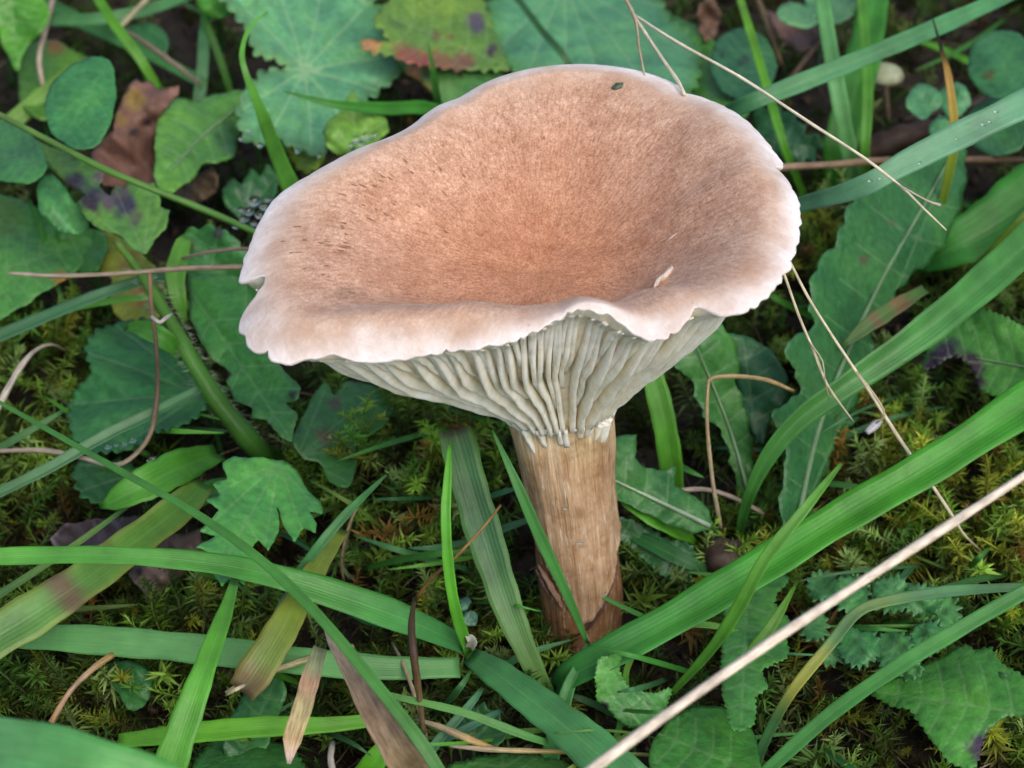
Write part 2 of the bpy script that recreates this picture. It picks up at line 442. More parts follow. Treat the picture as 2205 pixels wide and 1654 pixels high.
# ------------------------------------------------------------------ broad leaves
def seg_dist(p, a, b):
    ab = b - a; L2 = np.sum(ab * ab, 1) + 1e-9
    t = np.clip(np.einsum('nmk,mk->nm', p[:, None] - a[None], ab) / L2, 0, 1)
    return np.sqrt(np.min(np.sum((a[None] + t[..., None] * ab[None] - p[:, None]) ** 2, 2), 1))

def inside(p, poly):
    x, y = p[:, 0][:, None], p[:, 1][:, None]; a, b = poly, np.roll(poly, -1, 0)
    c = ((a[:, 1][None] > y) != (b[:, 1][None] > y)) & (x < (b[:, 0] - a[:, 0])[None] * (y - a[:, 1][None]) / (b[:, 1] - a[:, 1] + 1e-12)[None] + a[:, 0][None])
    return c.sum(1) % 2 == 1

def resample_closed(poly, step, smooth=True):
    P = np.asarray(poly, float)
    if smooth:
        Q = cr(np.vstack([P[-2:], P, P[:3]]), (len(P) + 5) * 24)
        d0 = np.argmin(np.sum((Q - P[0]) ** 2, 1)); 
        half = len(Q) // 2
        d1 = half + np.argmin(np.sum((Q[half:] - P[0]) ** 2, 1))
        d0 = np.argmin(np.sum((Q[:half] - P[0]) ** 2, 1))
        P = Q[d0:d1]
    P = np.vstack([P, P[:1]])
    s = np.r_[0, np.cumsum(np.linalg.norm(np.diff(P, axis=0), axis=1))]
    m = max(12, int(s[-1] / step)); u = np.linspace(0, s[-1], m, endpoint=False)
    return np.stack([np.interp(u, s, P[:, 0]), np.interp(u, s, P[:, 1])], 1), u

LAST = {}
def leaf(name, outline, zc, colour, parent=None, teeth=None, veins=(), quilt=.02, und=.05, step=10, smooth=True, spots=(), edge=None, mat=None, origin=None, thick=.016, curl=0.0, show=.22):
    """a leaf blade with its own outline, heights (cm) at control pixels, veins and thickness"""
    mat = mat or M_LEAF; seed = rng.random() * 40
    ostep = step * .55 if teeth else step * .8
    if teeth: ostep = min(ostep, teeth[1] / 4.01)
    O, arc = resample_closed(outline, ostep, smooth)
    tg = np.roll(O, -1, 0) - np.roll(O, 1, 0); tg /= np.linalg.norm(tg, axis=1)[:, None] + 1e-9
    area = np.sum(O[:, 0] * np.roll(O[:, 1], -1) - np.roll(O[:, 0], -1) * O[:, 1])
    nrm = np.stack([tg[:, 1], -tg[:, 0]], 1) * np.sign(area)
    if teeth:
        ph = (arc / teeth[1] + .25 * np.sin(arc * .013 + seed)) % 1
        prof = np.where(ph < .72, ph / .72, (1 - ph) / .28) if teeth[2] == 'saw' else np.abs(np.sin(ph * math.pi)) ** .7
        O = O + nrm * ((prof - .5) * teeth[0] * (1 + .35 * np.sin(arc * .05 + seed)))[:, None]
    O = O + nrm * (1.2 * np.sin(arc * .11 + seed) + .8 * np.sin(arc * .31 + seed))[:, None]
    lo, hi = O.min(0), O.max(0)
    gx, gy = np.meshgrid(np.arange(lo[0], hi[0], step), np.arange(lo[1], hi[1], step * .87))
    gx[1::2] += step / 2
    G = np.stack([gx.ravel(), gy.ravel()], 1) + (rng.random((gx.size, 2)) - .5) * step * .3
    G = G[inside(G, O)]
    G = G[seg_dist(G, O, np.roll(O, -1, 0)) > step * .45] if len(G) else G
    VA, VB = [], []; vpts = []; vedges = []
    for vl in veins:
        q = cr(np.asarray(vl, float), max(3, int(np.linalg.norm(np.diff(np.asarray(vl, float), axis=0), axis=1).sum() / step)))
        ok = inside(q, O)
        if ok.sum() == 0: continue
        ok &= seg_dist(q, O, np.roll(O, -1, 0)) > 2.0
        for i in range(len(q)):
            if ok[i]:
                vpts.append(q[i])
                if i and ok[i - 1]: vedges.append((len(vpts) - 2, len(vpts) - 1))
        VA.append(q[:-1]); VB.append(q[1:])
    if VA:
        VA, VB = np.vstack(VA), np.vstack(VB)
        if len(G): G = G[seg_dist(G, VA, VB) > step * .4]
    pts = np.vstack([O] + ([np.array(vpts)] if vpts else []) + ([G] if len(G) else []))
    no = len(O)
    ed = [(no + a, no + b) for a, b in vedges]
    vs, _, fs, *_ = delaunay_2d_cdt([Vector(p) for p in pts], ed, [list(range(no))], 1, .01)
    p2 = np.array([(q[0], q[1]) for q in vs]); F = np.array([tuple(q) for q in fs if len(q) == 3])
    cen = p2[F].mean(1); F = F[inside(cen, O)]
    a = p2[F]; sg = (a[:, 1, 0] - a[:, 0, 0]) * (a[:, 2, 1] - a[:, 0, 1]) - (a[:, 2, 0] - a[:, 0, 0]) * (a[:, 1, 1] - a[:, 0, 1])
    F[sg > 0] = F[sg > 0][:, ::-1]          # face the sky
    zc = np.asarray(zc, float)
    if len(zc) >= 3:
        A = np.c_[zc[:, 0], zc[:, 1], np.ones(len(zc))]; k = np.linalg.lstsq(A, zc[:, 2], rcond=None)[0]
        z = p2 @ k[:2] + k[2]
    elif len(zc) == 2:
        ax_ = zc[1, :2] - zc[0, :2]; t = ((p2 - zc[0, :2]) @ ax_) / (ax_ @ ax_); z = zc[0, 2] + (zc[1, 2] - zc[0, 2]) * t
    else:
        z = np.full(len(p2), zc[0, 2])
    dpx = seg_dist(p2, VA, VB) if len(VA) else np.full(len(p2), 60.0)
    de = seg_dist(p2, O, np.roll(O, -1, 0))
    size = np.sqrt(abs(area) / 2)
    z = z + und * 1.7 * sn(p2[:, 0] / size * 4, p2[:, 1] / size * 4, seed) + und * .35 * sn(p2[:, 0] / size * 13, p2[:, 1] / size * 13, seed + 5) + .45 * quilt * (1 - np.exp(-(dpx / (size * .09)) ** 2)) - curl * np.exp(-(de / (size * .13)) ** 2)
    LAST['p'], LAST['z'] = p2, z
    v = WA(p2, z)
    pxcm = depth(v.mean(0)) / FPX
    tn = np.tile(np.array(colour, float) * ((1.16, 1.36, .92) if mat is M_LEAF else (1, 1, 1)), (len(p2), 1))
    if edge is not None:
        e = np.exp(-(de / (size * .045)) ** 2)[:, None] * .8; tn = tn * (1 - e) + np.array(edge) * e
    for (sx, sy, sr, sc) in spots:
        d = np.hypot(p2[:, 0] - sx, p2[:, 1] - sy) / sr + .35 * sn(p2[:, 0] * 3 / sr, p2[:, 1] * 3 / sr, sx)
        m_ = np.clip((1.3 - d) * 1.6, 0, 1)[:, None]; tn = tn * (1 - m_) + np.array(sc) * m_
    if parent is None and origin is None: origin = v[np.argmin(v[:, 2])]
    uv = p2 / 400
    o = mesh(name, v, F, mat, parent, uv, tn * (1 + .1 * (rng.random(3) - .5)), {'vein': dpx * pxcm, 'vein_show': np.full(len(p2), show)}, origin=origin)
    md = o.modifiers.new('thickness', 'SOLIDIFY'); md.thickness = thick * S; md.offset = -1
    return o

def petiole(parent, px, py, z, w=9, colour=LEAFG, gx=None, gy=None, name='petiole'):
    """leaf stalk from a pixel point down to the ground"""
    a = W(px, py, z); b = W(gx if gx is not None else px + rng.uniform(-30, 30), (gy if gy is not None else py + 40), 0)
    b[2] = ground_z(b[0], b[1]) - .1
    t = np.linspace(0, 1, 12)[:, None]
    c = a * (1 - t) + b * t; c[:, 2] += (.22 * np.sin(t * math.pi) * abs(a[2] - b[2]))[:, 0]
    r = w * depth(a) / FPX * .5
    return tube3(name, c, r * np.linspace(.8, 1.1, 12), colour, parent, M_GRASS, 7)

def ground_base(px, py):
    p = W(px, py, -.3); p[2] = ground_z(p[0], p[1]); return p

# ------------------------------------------------------------------ the mushroom
# rim: pixel x, y, height in cm; 1 marks points of a nick in the margin (left out of the smooth rim)
RIM = [(509, 603, 5.42, 1), (526, 576, 5.45, 0), (550, 506, 5.52, 0), (579, 442, 5.6, 0), (605, 411, 5.64, 0), (654, 384, 5.7, 0), (712, 355, 5.76, 0),
       (770, 323, 5.82, 0), (828, 297, 5.88, 0), (886, 268, 5.93, 0), (921, 242, 5.96, 0), (953, 222, 5.98, 0), (985, 214, 5.99, 0), (1014, 190, 6.0, 0),
       (1049, 170, 6.02, 0), (1119, 157, 6.05, 0), (1177, 149, 6.08, 0), (1229, 141, 6.1, 0), (1281, 138, 6.1, 0), (1351, 149, 6.1, 0), (1409, 168, 6.1, 0),
       (1461, 187, 6.1, 0), (1475, 210, 6.1, 1), (1500, 205, 6.1, 0), (1548, 219, 6.1, 0), (1583, 242, 6.1, 0), (1635, 289, 6.1, 0), (1676, 332, 6.08, 0),
       (1690, 356, 6.06, 0), (1664, 367, 6.05, 1), (1693, 384, 6.05, 0), (1716, 425, 6.03, 0), (1722, 471, 6.0, 0), (1716, 518, 5.97, 0), (1699, 570, 5.94, 0),
       (1670, 617, 5.92, 0), (1635, 655, 5.9, 0), (1595, 672, 5.88, 0), (1550, 676, 5.86, 0), (1506, 662, 5.86, 0), (1496, 656, 5.88, 1), (1488, 676, 5.83, 0),
       (1461, 703, 5.74, 0), (1432, 727, 5.64, 0), (1403, 735, 5.6, 0), (1374, 726, 5.62, 0), (1345, 706, 5.68, 0), (1310, 685, 5.76, 0), (1275, 672, 5.82, 0),
       (1250, 665, 5.86, 0), (1243, 659, 5.88, 1), (1234, 667, 5.86, 0), (1200, 681, 5.8, 0), (1165, 698, 5.73, 0), (1130, 719, 5.65, 0), (1090, 735, 5.58, 0), (1031, 747, 5.52, 0),
       (973, 752, 5.48, 0), (915, 757, 5.45, 0), (857, 766, 5.42, 0), (799, 772, 5.39, 0), (755, 770, 5.37, 0), (712, 768, 5.36, 0), (672, 770, 5.34, 0), (613, 778, 5.31, 0),
       (567, 762, 5.3, 0), (534, 735, 5.32, 0), (518, 704, 5.34, 0), (516, 680, 5.36, 0), (528, 668, 5.37, 0), (552, 656, 5.38, 1), (566, 643, 5.38, 1), (578, 628, 5.4, 1), (574, 614, 5.42, 1), (545, 606, 5.46, 1)]
RIM = np.array(RIM)
def closed_rim(rows, n):
    P = np.vstack([rows[-3:], rows, rows[:3]])[:, :3]
    P = np.c_[WA(P[:, :2], P[:, 2])]
    Q = cr(P, (len(P)) * 30)
    a0 = 3 * 0
    # cut to exactly one turn using the angle round the centre
    return Q

STEM_TOP = 3.25
S0 = np.array([W(1255, 1395, 0.)[0], .56, 0.]); S1 = W(1206, 950, STEM_TOP); S1 = np.array([S1[0], .80, STEM_TOP])
def stem_axis(z):
    t = (z - S0[2]) / (S1[2] - S0[2]); bend = .10 * t * (1 - t)
    return S0 + (S1 - S0) * t + np.array([bend, 0, 0])
CC = stem_axis(4.5); CC = np.array([CC[0] - .05, CC[1] + .12])

NPHI = 480
PH = np.linspace(-math.pi, math.pi, NPHI, endpoint=False)
def polar(rows, smoothing):
    p = WA(rows[:, :2], rows[:, 2]); d = p[:, :2] - CC
    ang = np.unwrap(np.arctan2(d[:, 1], d[:, 0])); r = np.hypot(d[:, 0], d[:, 1])
    a = np.concatenate([ang + 2 * math.pi * k * -np.sign(ang[-1] - ang[0]) for k in (1, 0, -1)])
    o = np.argsort(a); a = a[o]; R3 = np.tile(r, 3)[o]; Z3 = np.tile(rows[:, 2], 3)[o]
    rr = np.interp(PH, a, R3); zz = np.interp(PH, a, Z3)
    def sm(x, k):
        if k <= 1: return x
        ker = np.hanning(k + 2)[1:-1]; ker /= ker.sum(); return np.convolve(np.r_[x[-k:], x, x[:k]], ker, 'same')[k:-k]
    return sm(rr, smoothing), sm(zz, max(smoothing, 9))
R_ACT, _ = polar(RIM, 3)
R_SM, Z_RIM = polar(RIM[RIM[:, 3] == 0], 21)
R_ACT = R_ACT * (1 + .003 * np.sin(PH * 41) * np.sin(PH * 5 + 1) + .004 * np.sin(PH * 67 + 1) * np.sin(PH * 3) + .003 * np.sin(PH * 113) * np.sin(PH * 7) - .008 * (np.random.default_rng(5).random(NPHI) < .035))
# how far the margin rolls down beyond its crest, by direction (front left most)
DROOP = np.interp(PH, np.radians([-180, -150, -115, -85, -65, -50, -30, 0, 60, 120, 160, 180]), [.16, .27, .27, .03, .12, .08, .10, .14, .13, .13, .14, .16])
KREST = np.interp(PH, np.radians([-180, -150, -110, -98, -84, -74, -62, -48, -30, 0, 180]), [.83, .83, .83, .90, .985, .97, .88, .88, .88, .85, .83])
ZC = 4.92
def cap_top(s, i):
    """height of the cap's upper skin; s = share of the smooth rim radius, i = direction index"""
    zk = Z_RIM[i] + DROOP[i]
    x = np.clip(s / KREST[i], 0, 1)
    gsm = x * x * (3 - 2 * x)
    wf = .5 - .5 * np.sin(PH[i])
    gg = (1 - wf) * (.62 * x ** 1.05 + .38 * gsm) + wf * (lambda y: y * y * (3 - 2 * y))(np.clip((x - .32) / .68, 0, 1))
    z = ZC + (zk - ZC) * gg
    e = np.clip((s - KREST[i]) / (1 - KREST[i]), 0, 1.1)
    z = z - DROOP[i] * e ** 2.0
    ph = PH[i]
    z = z + .035 * np.sin(ph * 5 + 1.0) * s ** 2 * (1 - e) + .02 * np.sin(ph * 11 + s * 3) * s ** 2 + .015 * s * np.sin(s * 17 + ph * 3)
    return z
RS = .64
def cap_under(r, i):
    """height of the flesh under the cap at distance r from the axis"""
    R = R_SM[i]; x = np.clip((r - RS) / (R - RS), 0, 1.05)
    zs = 3.36
    h = .42 * x ** .62 + .58 * x ** 1.25 + .085 * np.exp(-((x - .80) / .13) ** 2)
    return zs + (Z_RIM[i] - .04 - zs) * h
def cap_point(s, i, up=0.0):
    r = s * R_SM[i]
    return np.stack([CC[0] + r * np.cos(PH[i]), CC[1] + r * np.sin(PH[i]), cap_top(s, i) + up], -1)

mush = thing('mushroom', 'single tan funnel-shaped mushroom with pale wavy rim, white gills and brown stem', 'mushroom', S0 - np.array([0, 0, .4]))
# cap: upper skin, rounded edge, flesh underneath
sv_ = np.r_[np.linspace(.012, .8, 46), np.linspace(.812, 1.0, 22)]
ia = np.arange(NPHI); rows = []; uvs = []
for s in sv_:
    ratio = R_ACT / R_SM
    blend = 1 + (ratio - 1) * np.clip((s - .78) / .22, 0, 1)
    se = s * blend
    rows.append(cap_point(se, ia)); uvs.append(np.stack([(PH + math.pi) / (2 * math.pi), np.clip(se + np.where(np.sin(PH) > 0, .068, .036) * np.sin(PH) * se ** 4, 0, 1)], 1))
edge_pt = rows[-1]
rad = np.stack([np.cos(PH), np.sin(PH), 0 * PH], 1)
for dr, dz in ((.012, -.012), (.010, -.028), (-.006, -.042)):
    rows.append(edge_pt + rad * dr + np.array([0, 0, dz])); uvs.append(np.stack([(PH + math.pi) / (2 * math.pi), np.full(NPHI, 1.0)], 1))
n_top = len(rows)
for q in np.linspace(.985, 0, 30):
    r = RS * .9 + (R_ACT - .02 - RS * .9) * q
    z = np.minimum(cap_under(r, ia), edge_pt[:, 2] - .045 + 0 * r)
    ctr = CC if q > .5 else CC * (q / .5) + stem_axis(3.4)[:2] * (1 - q / .5)
    rows.append(np.stack([ctr[0] + r * np.cos(PH), ctr[1] + r * np.sin(PH), z], 1)); uvs.append(np.stack([(PH + math.pi) / (2 * math.pi), np.full(NPHI, 1.0)], 1))
R_ = len(rows); v = np.vstack(rows); uv = np.vstack(uvs)
a = np.arange(NPHI); b = (a + 1) % NPHI
def quads(r0, r1): return np.concatenate([np.stack([i * NPHI + a, i * NPHI + b, (i + 1) * NPHI + b, (i + 1) * NPHI + a], 1) for i in range(r0, r1)])
# upper skin and rim as the cap, flesh as its own part
vt = v[:n_top * NPHI]; uvt = uv[:n_top * NPHI]
ft = quads(0, n_top - 1)[:, ::-1]
vt = np.vstack([vt, [[CC[0], CC[1], cap_top(np.array([0.0]), np.array([0]))[0]]]]); uvt = np.vstack([uvt, [[.5, 0]]])
fc = [tuple(f) for f in ft] + [(len(vt) - 1, int(i), int((i + 1) % NPHI)) for i in range(NPHI)]
cap = mesh('cap', vt, fc, M_CAP, mush, uvt)
vu = v[(n_top - 1) * NPHI:]; fu = np.concatenate([np.stack([i * NPHI + a, i * NPHI + b, (i + 1) * NPHI + b, (i + 1) * NPHI + a], 1) for i in range(R_ - n_top)])
mesh('cap_flesh', vu, fu[:, ::-1], M_GILL, mush, tint=np.tile((.91, .83, .68), (len(vu), 1)))

# gills: each one a thin blade running from the margin down on to the stem
def gill(k, ang, s_out, s_in, run, deep, th):
    i = int(round((ang + math.pi) / (2 * math.pi) * NPHI)) % NPHI
    R = R_SM[i] if R_ACT[i] > R_SM[i] * .97 else R_ACT[i] * .97
    q = np.linspace(s_out, s_in, 26); pts = []; dpt = []
    seed = rng.random() * 30
    for s in q:
        r = RS * .9 + (R - RS * .9) * s
        ctr = CC if s > .5 else CC * (s / .5) + stem_axis(3.4)[:2] * (1 - s / .5)
        z = cap_under(np.array([r]), np.array([i]))[0]
        w = ang + .006 * math.sin(s * 7 + seed) + .003 * math.sin(s * 19 + seed * 2)
        pts.append((ctr[0] + r * math.cos(w), ctr[1] + r * math.sin(w), z))
        u = (s_out - s) / (s_out - s_in + 1e-6)
        dpt.append(deep * (min(1, u * 2.2)) ** 1.0 * (1 - .25 * u) * (1 if run > 0 else max(0., 1 - u ** 6)))
    if run > 0:
        for t in np.linspace(.08, 1, 10):
            z = 3.36 - run * t; c0 = stem_axis(z); w = ang + .006 * math.sin(seed) - .02 * t * math.sin(seed * 3)
            rr = stem_r(z, w) - .01
            pts.append((c0[0] + rr * math.cos(w), c0[1] + rr * math.sin(w), z)); dpt.append(deep * .75 * (1 - t) ** 1.1 + .022 * (1 - t ** 3))
    p = np.array(pts); d = np.array(dpt); m = len(p)
    rd = np.array([math.cos(ang), math.sin(ang), 0]); tg = np.array([-rd[1], rd[0], 0])
    T = np.gradient(p, axis=0); T /= np.linalg.norm(T, axis=1)[:, None]
    nr = np.cross(T, tg); nr /= np.linalg.norm(nr, axis=1)[:, None]
    nr[np.sum(nr * (rd * .6 - np.array([0, 0, 1.])), 1) < 0] *= -1
    d = d * (1 + .06 * np.sin(np.arange(m) * .9 + seed) + .04 * np.sin(np.arange(m) * 2.1 + seed))
    lat = .004 * np.sin(np.arange(m) * .7 + seed * 2)
    V = []
    for (fd, ft_) in ((-.015, 1.15), (.45, 1.0), (.85, .78), (1.0, .40)):
        dd = p + nr * ((d * fd) if fd > 0 else np.full(m, fd))[:, None] + tg * (lat * max(fd, 0))[:, None]
        V.append((dd - tg * th * ft_, dd + tg * th * ft_))
    V = [x[0] for x in V] + [x[1] for x in V[::-1]]; kk = len(V)
    v = np.stack(V, 1).reshape(-1, 3); f = []
    for x in range(m - 1):
        for y in range(kk):
            f.append((x * kk + y, x * kk + (y + 1) % kk, (x + 1) * kk + (y + 1) % kk, (x + 1) * kk + y))
    f.append(tuple(range(kk))[::-1]); f.append(tuple((m - 1) * kk + y for y in range(kk)))
    base = np.array([.90, .80, .62]); edge = np.array([.94, .91, .83]) * (1 + .08 * (rng.random() - .5))
    prof = np.array([0, .5, .9, 1, 1, .9, .5, 0])[None, :, None]
    tn = (base * (1 - prof) + edge * prof) * np.ones((m, 1, 1))
    return mesh('gill', v, f, M_GILL, cap, tint=tn.reshape(-1, 3))

def stem_r(z, ang):
    r = np.interp(z, [-1, 0, .5, 1.2, 2.0, 2.8, 3.3, 3.7], [.50, .505, .515, .525, .55, .58, .61, .68])
    return r * (1 + .02 * np.sin(ang * 3 + z) + .012 * np.sin(ang * 9 + z * .4 + 1) + .008 * np.sin(ang * 23 + z * .3))

NG = 50
for k in range(NG):
    a0 = -math.pi + (k + .5 + rng.uniform(-.25, .25)) * 2 * math.pi / NG
    gill(k, a0, .955, 0.0, max(.04, rng.normal(.30, .21)), rng.uniform(.14, .20), .031)
    gill(k, a0 + math.pi / NG * rng.uniform(.85, 1.15), .96, rng.uniform(.08, .34), 0, rng.uniform(.11, .16), .030)
    for j in (-.5, .5):
        gill(k, a0 + math.pi / NG + j * math.pi / NG * rng.uniform(.85, 1.15), .965, rng.uniform(.42, .68), 0, rng.uniform(.06, .10), .026)

# stem
zs = np.linspace(-.75, 3.75, 110); na = 96; A = np.linspace(-math.pi, math.pi, na + 1)
def tear_z(ang):           # height of the torn ring in the skin, by direction (camera looks along +y; the front is -90 degrees)
    d = np.degrees(ang)
    return np.interp(d, [-180, -150, -125, -110, -95, -80, -60, -40, -20, 0, 90, 180], [1.35, 1.25, .95, .62, .40, .30, .48, .80, 1.12, 1.35, 1.4, 1.35]) + .03 * np.sin(ang * 17)
V, UV, TN = [], [], []
for z in zs:
    c0 = stem_axis(z); r = stem_r(z, A)
    tz = tear_z(A)
    lip = np.exp(-((z - tz - .04) / .05) ** 2) * .025 * (z > tz - .02)
    r = r + lip - .022 * (z < tz) * np.clip((tz - z) / .05, 0, 1)
    r = r + .006 * np.sin(A * 31 + z * 2.2) * np.sin(z * 3 + A * 2) + .018 * np.sin(z * 2.1 + A * 2 + 1) + .010 * np.sin(z * 5.3 + A * 3)
    V.append(np.stack([c0[0] + r * np.cos(A), c0[1] + r * np.sin(A), np.full(na + 1, z)], 1))
    UV.append(np.stack([(A + math.pi) / (2 * math.pi) * 3.4, np.full(na + 1, z)], 1))
    up = np.clip((z - 2.6) / 1.0, 0, 1)
    crm = np.clip((z + .12 * np.sin(A * 5 + 1) + .07 * np.sin(A * 13) - 2.60) / .50, 0, 1)[:, None]
    c_a = (np.array([.50, .345, .22]) * (1 - up) + np.array([.54, .36, .20]) * up) * (1 - crm) + np.array([.66, .53, .35]) * crm
    low = (z < tz)[:, None]
    TN.append(np.where(low, np.array([.30, .165, .085]), c_a))
    near = np.exp(-((z - tz) / .035) ** 2)[:, None] * .8
    TN[-1] = TN[-1] * (1 - near) + np.array([.085, .045, .04]) * near
v = np.vstack(V); k = na + 1
ii = (np.arange(len(zs) - 1)[:, None] * k + np.arange(na)[None]).ravel()
stem = mesh('stem', v, np.stack([ii, ii + 1, ii + k + 1, ii + k], 1), M_STEM, mush, np.vstack(UV), np.vstack(TN))

def stem_strip(name, a_list, z_list, w, colour, lift=.02, parent=stem):
    t = np.linspace(0, 1, 16); aa = np.interp(t, np.linspace(0, 1, len(a_list)), np.radians(a_list)); zz = np.interp(t, np.linspace(0, 1, len(z_list)), z_list)
    c = np.array([np.r_[stem_axis(z)[:2] + (stem_r(z, x) + lift) * np.array([math.cos(x), math.sin(x)]), z] for x, z in zip(aa, zz)])
    return tube3(name, c, w * (np.sin(np.pi * np.clip(t, .04, .96)) ** .5), colour, parent, M_DRY, 6, bumpy=.2)
stem_strip('torn_fibre', [-20, -38, -58, -80, -98], [1.14, .86, .54, .30, .16], .022, (.085, .050, .045))
stem_strip('torn_fibre', [-30, -48, -66], [1.02, .72, .46], .016, (.15, .08, .06), .035)
stem_strip('skin_flap', [-150, -134, -118, -112], [1.06, .95, .74, .56], .045, (.22, .13, .085), .03)
stem_strip('skin_flap', [-152, -140, -128], [.98, .86, .70], .03, (.13, .075, .065), .05)
def stem_fleck(az, z, w, h):
    """a small pale scale standing a little off the stem"""
    m = 7; t = np.linspace(0, 2 * math.pi, m, endpoint=False); rr = 1 + .35 * np.sin(t * 3 + az) + .2 * rng.random(m)
    pts = [(az + w * rr[j] * math.cos(t[j]), z + h * rr[j] * math.sin(t[j])) for j in range(m)]
    c = [np.r_[stem_axis(zz)[:2] + (stem_r(zz, x) + .022) * np.array([math.cos(x), math.sin(x)]), zz] for x, zz in pts]
    c0 = np.r_[stem_axis(z)[:2] + (stem_r(z, az) + .032) * np.array([math.cos(az), math.sin(az)]), z]
    c2 = [np.r_[stem_axis(zz)[:2] + (stem_r(zz, x) - .01) * np.array([math.cos(x), math.sin(x)]), zz] for x, zz in pts]
    v = np.array([c0] + c + c2); f = [(0, 1 + (j + 1) % m, 1 + j)[::-1] for j in range(m)] + [(1 + j, 1 + (j + 1) % m, 1 + m + (j + 1) % m, 1 + m + j) for j in range(m)]
    return mesh('pale_scale', v, f, M_GILL, stem, tint=np.tile((.60, .50, .40), (len(v), 1)))
for az, z, w, h in ((-52, .72, .05, .045), (-58, .56, .06, .035), (-82, 1.62, .09, .02), (-95, 2.15, .05, .03)):
    stem_fleck(math.radians(az), z, w, h)

# marks lying on the cap: two pale grazes, a green crumb, dark fibrils
def pix_to_cap(px, py):
    """direction index and radius share of the upper skin seen at a pixel"""
    best = None
    for z in np.linspace(4.2, 6.3, 220):
        p = W(px, py, z); d = p[:2] - CC; i = int(round((math.atan2(d[1], d[0]) + math.pi) / (2 * math.pi) * NPHI)) % NPHI
        s = math.hypot(*d) / R_SM[i]
        if s < 1 and z < cap_top(np.array([s]), np.array([i]))[0]: best = (i, s)
    return best
def cap_patch(name, poly, colour, lift=.012, kind=None):
    vs = []
    for px, py in poly:
        b_ = pix_to_cap(px, py)
        if b_ is None: return None
        vs.append(cap_point(np.array([b_[1]]), np.array([b_[0]]), lift)[0])
    vs = np.array(vs); m = len(vs); c = vs.mean(0) + np.array([0, 0, lift * .15])
    v = np.vstack([[c], vs, vs - np.array([0, 0, lift + .012])])
    f = [(0, 1 + j, 1 + (j + 1) % m) for j in range(m)] + [(1 + (j + 1) % m, 1 + j, 1 + m + j, 1 + m + (j + 1) % m) for j in range(m)]
    return mesh(name, v, f, M_GILL, cap, tint=np.tile(colour, (len(v), 1)))
cap_patch('pale_graze', [(1408, 620), (1415, 600), (1432, 588), (1446, 574), (1450, 580), (1436, 600), (1420, 612)], (.72, .60, .50), .02)
cap_patch('pale_graze', [(1425, 527), (1440, 512), (1456, 503), (1458, 506), (1440, 519)], (.66, .42, .29), .006)
cap_patch('green_crumb', [(1318, 193), (1325, 183), (1340, 184), (1336, 190), (1326, 195)], (.05, .09, .05), .03)
fv, ff = [], []
def fibril(px, py, ln, wd):
    b_ = pix_to_cap(px, py)
    if b_ is None: return
    i, s = b_
    if s < .4: return
    ds = ln; dw = wd / (s * R_SM[i]); j0 = PH[i]
    q = []
    for (a_, b2) in ((0, -1), (.5, -.5), (.5, .5), (0, 1), (-.5, .4), (-.5, -.4)):
        s2 = s + ds * b2 * .5; r = s2 * R_SM[i]; an = j0 + dw * a_
        q.append((CC[0] + r * math.cos(an), CC[1] + r * math.sin(an), cap_top(np.array([s2]), np.array([i]))[0] + .007))
    o_ = len(fv); fv.extend(q); ff.append((o_, o_ + 1, o_ + 2, o_ + 3, o_ + 4, o_ + 5))
fr = np.random.default_rng(3)
for cx, cy, sx, sy, m in ((830, 395, 18, 14, 9), (745, 470, 22, 20, 9), (728, 520, 18, 12, 8), (722, 570, 20, 14, 10), (860, 440, 30, 16, 7), (930, 375, 20, 10, 5), (770, 440, 20, 14, 7), (1035, 340, 30, 20, 6), (1090, 315, 20, 25, 5), (640, 540, 25, 40, 6), (660, 500, 20, 20, 5), (1130, 280, 40, 15, 4), (1000, 400, 60, 40, 5)):
    for _ in range(int(m * .6)): fibril(cx + fr.normal() * sx * 1.2, cy + fr.normal() * sy * 1.2, fr.uniform(.010, .034), fr.uniform(.012, .024))
dark_v, dark_f = list(fv), list(ff); fv.clear(); ff.clear()
for _ in range(34): fibril(752 + fr.normal() * 17, 634 + fr.normal() * 7, fr.uniform(.010, .030), fr.uniform(.012, .03))
for _ in range(16): fibril(1090 + fr.normal() * 14, 628 + fr.normal() * 10, fr.uniform(.008, .016), fr.uniform(.010, .018))
gz_ = mesh('pale_grazed_fibres', np.array(fv), [f[::-1] for f in ff], M_GILL, cap, tint=np.tile((.64, .44, .33), (len(fv), 1))); gz_['kind'] = 'stuff'
fv, ff = dark_v, dark_f
fb = mesh('dark_fibrils', np.array(fv), [f[::-1] for f in ff], M_DRY, cap, np.zeros((len(fv), 2)), np.tile((.33, .18, .11), (len(fv), 1)))
fb['kind'] = 'stuff'

# ------------------------------------------------------------------ grass
def blade(label, pts, widths, colour, group=None, cat='grass', name='grass_plant', **kw):
    P_ = np.asarray(pts, float); e_ = P_[0] if P_[0, 2] <= P_[-1, 2] else P_[-1]
    t = thing(name, label, cat, W(*e_), group)
    ribbon('leaf_blade', pts, widths, colour, t, **kw)
    return t

def shoot(label, base, group=None):
    return thing('grass_shoot', label, 'grass', base, group)

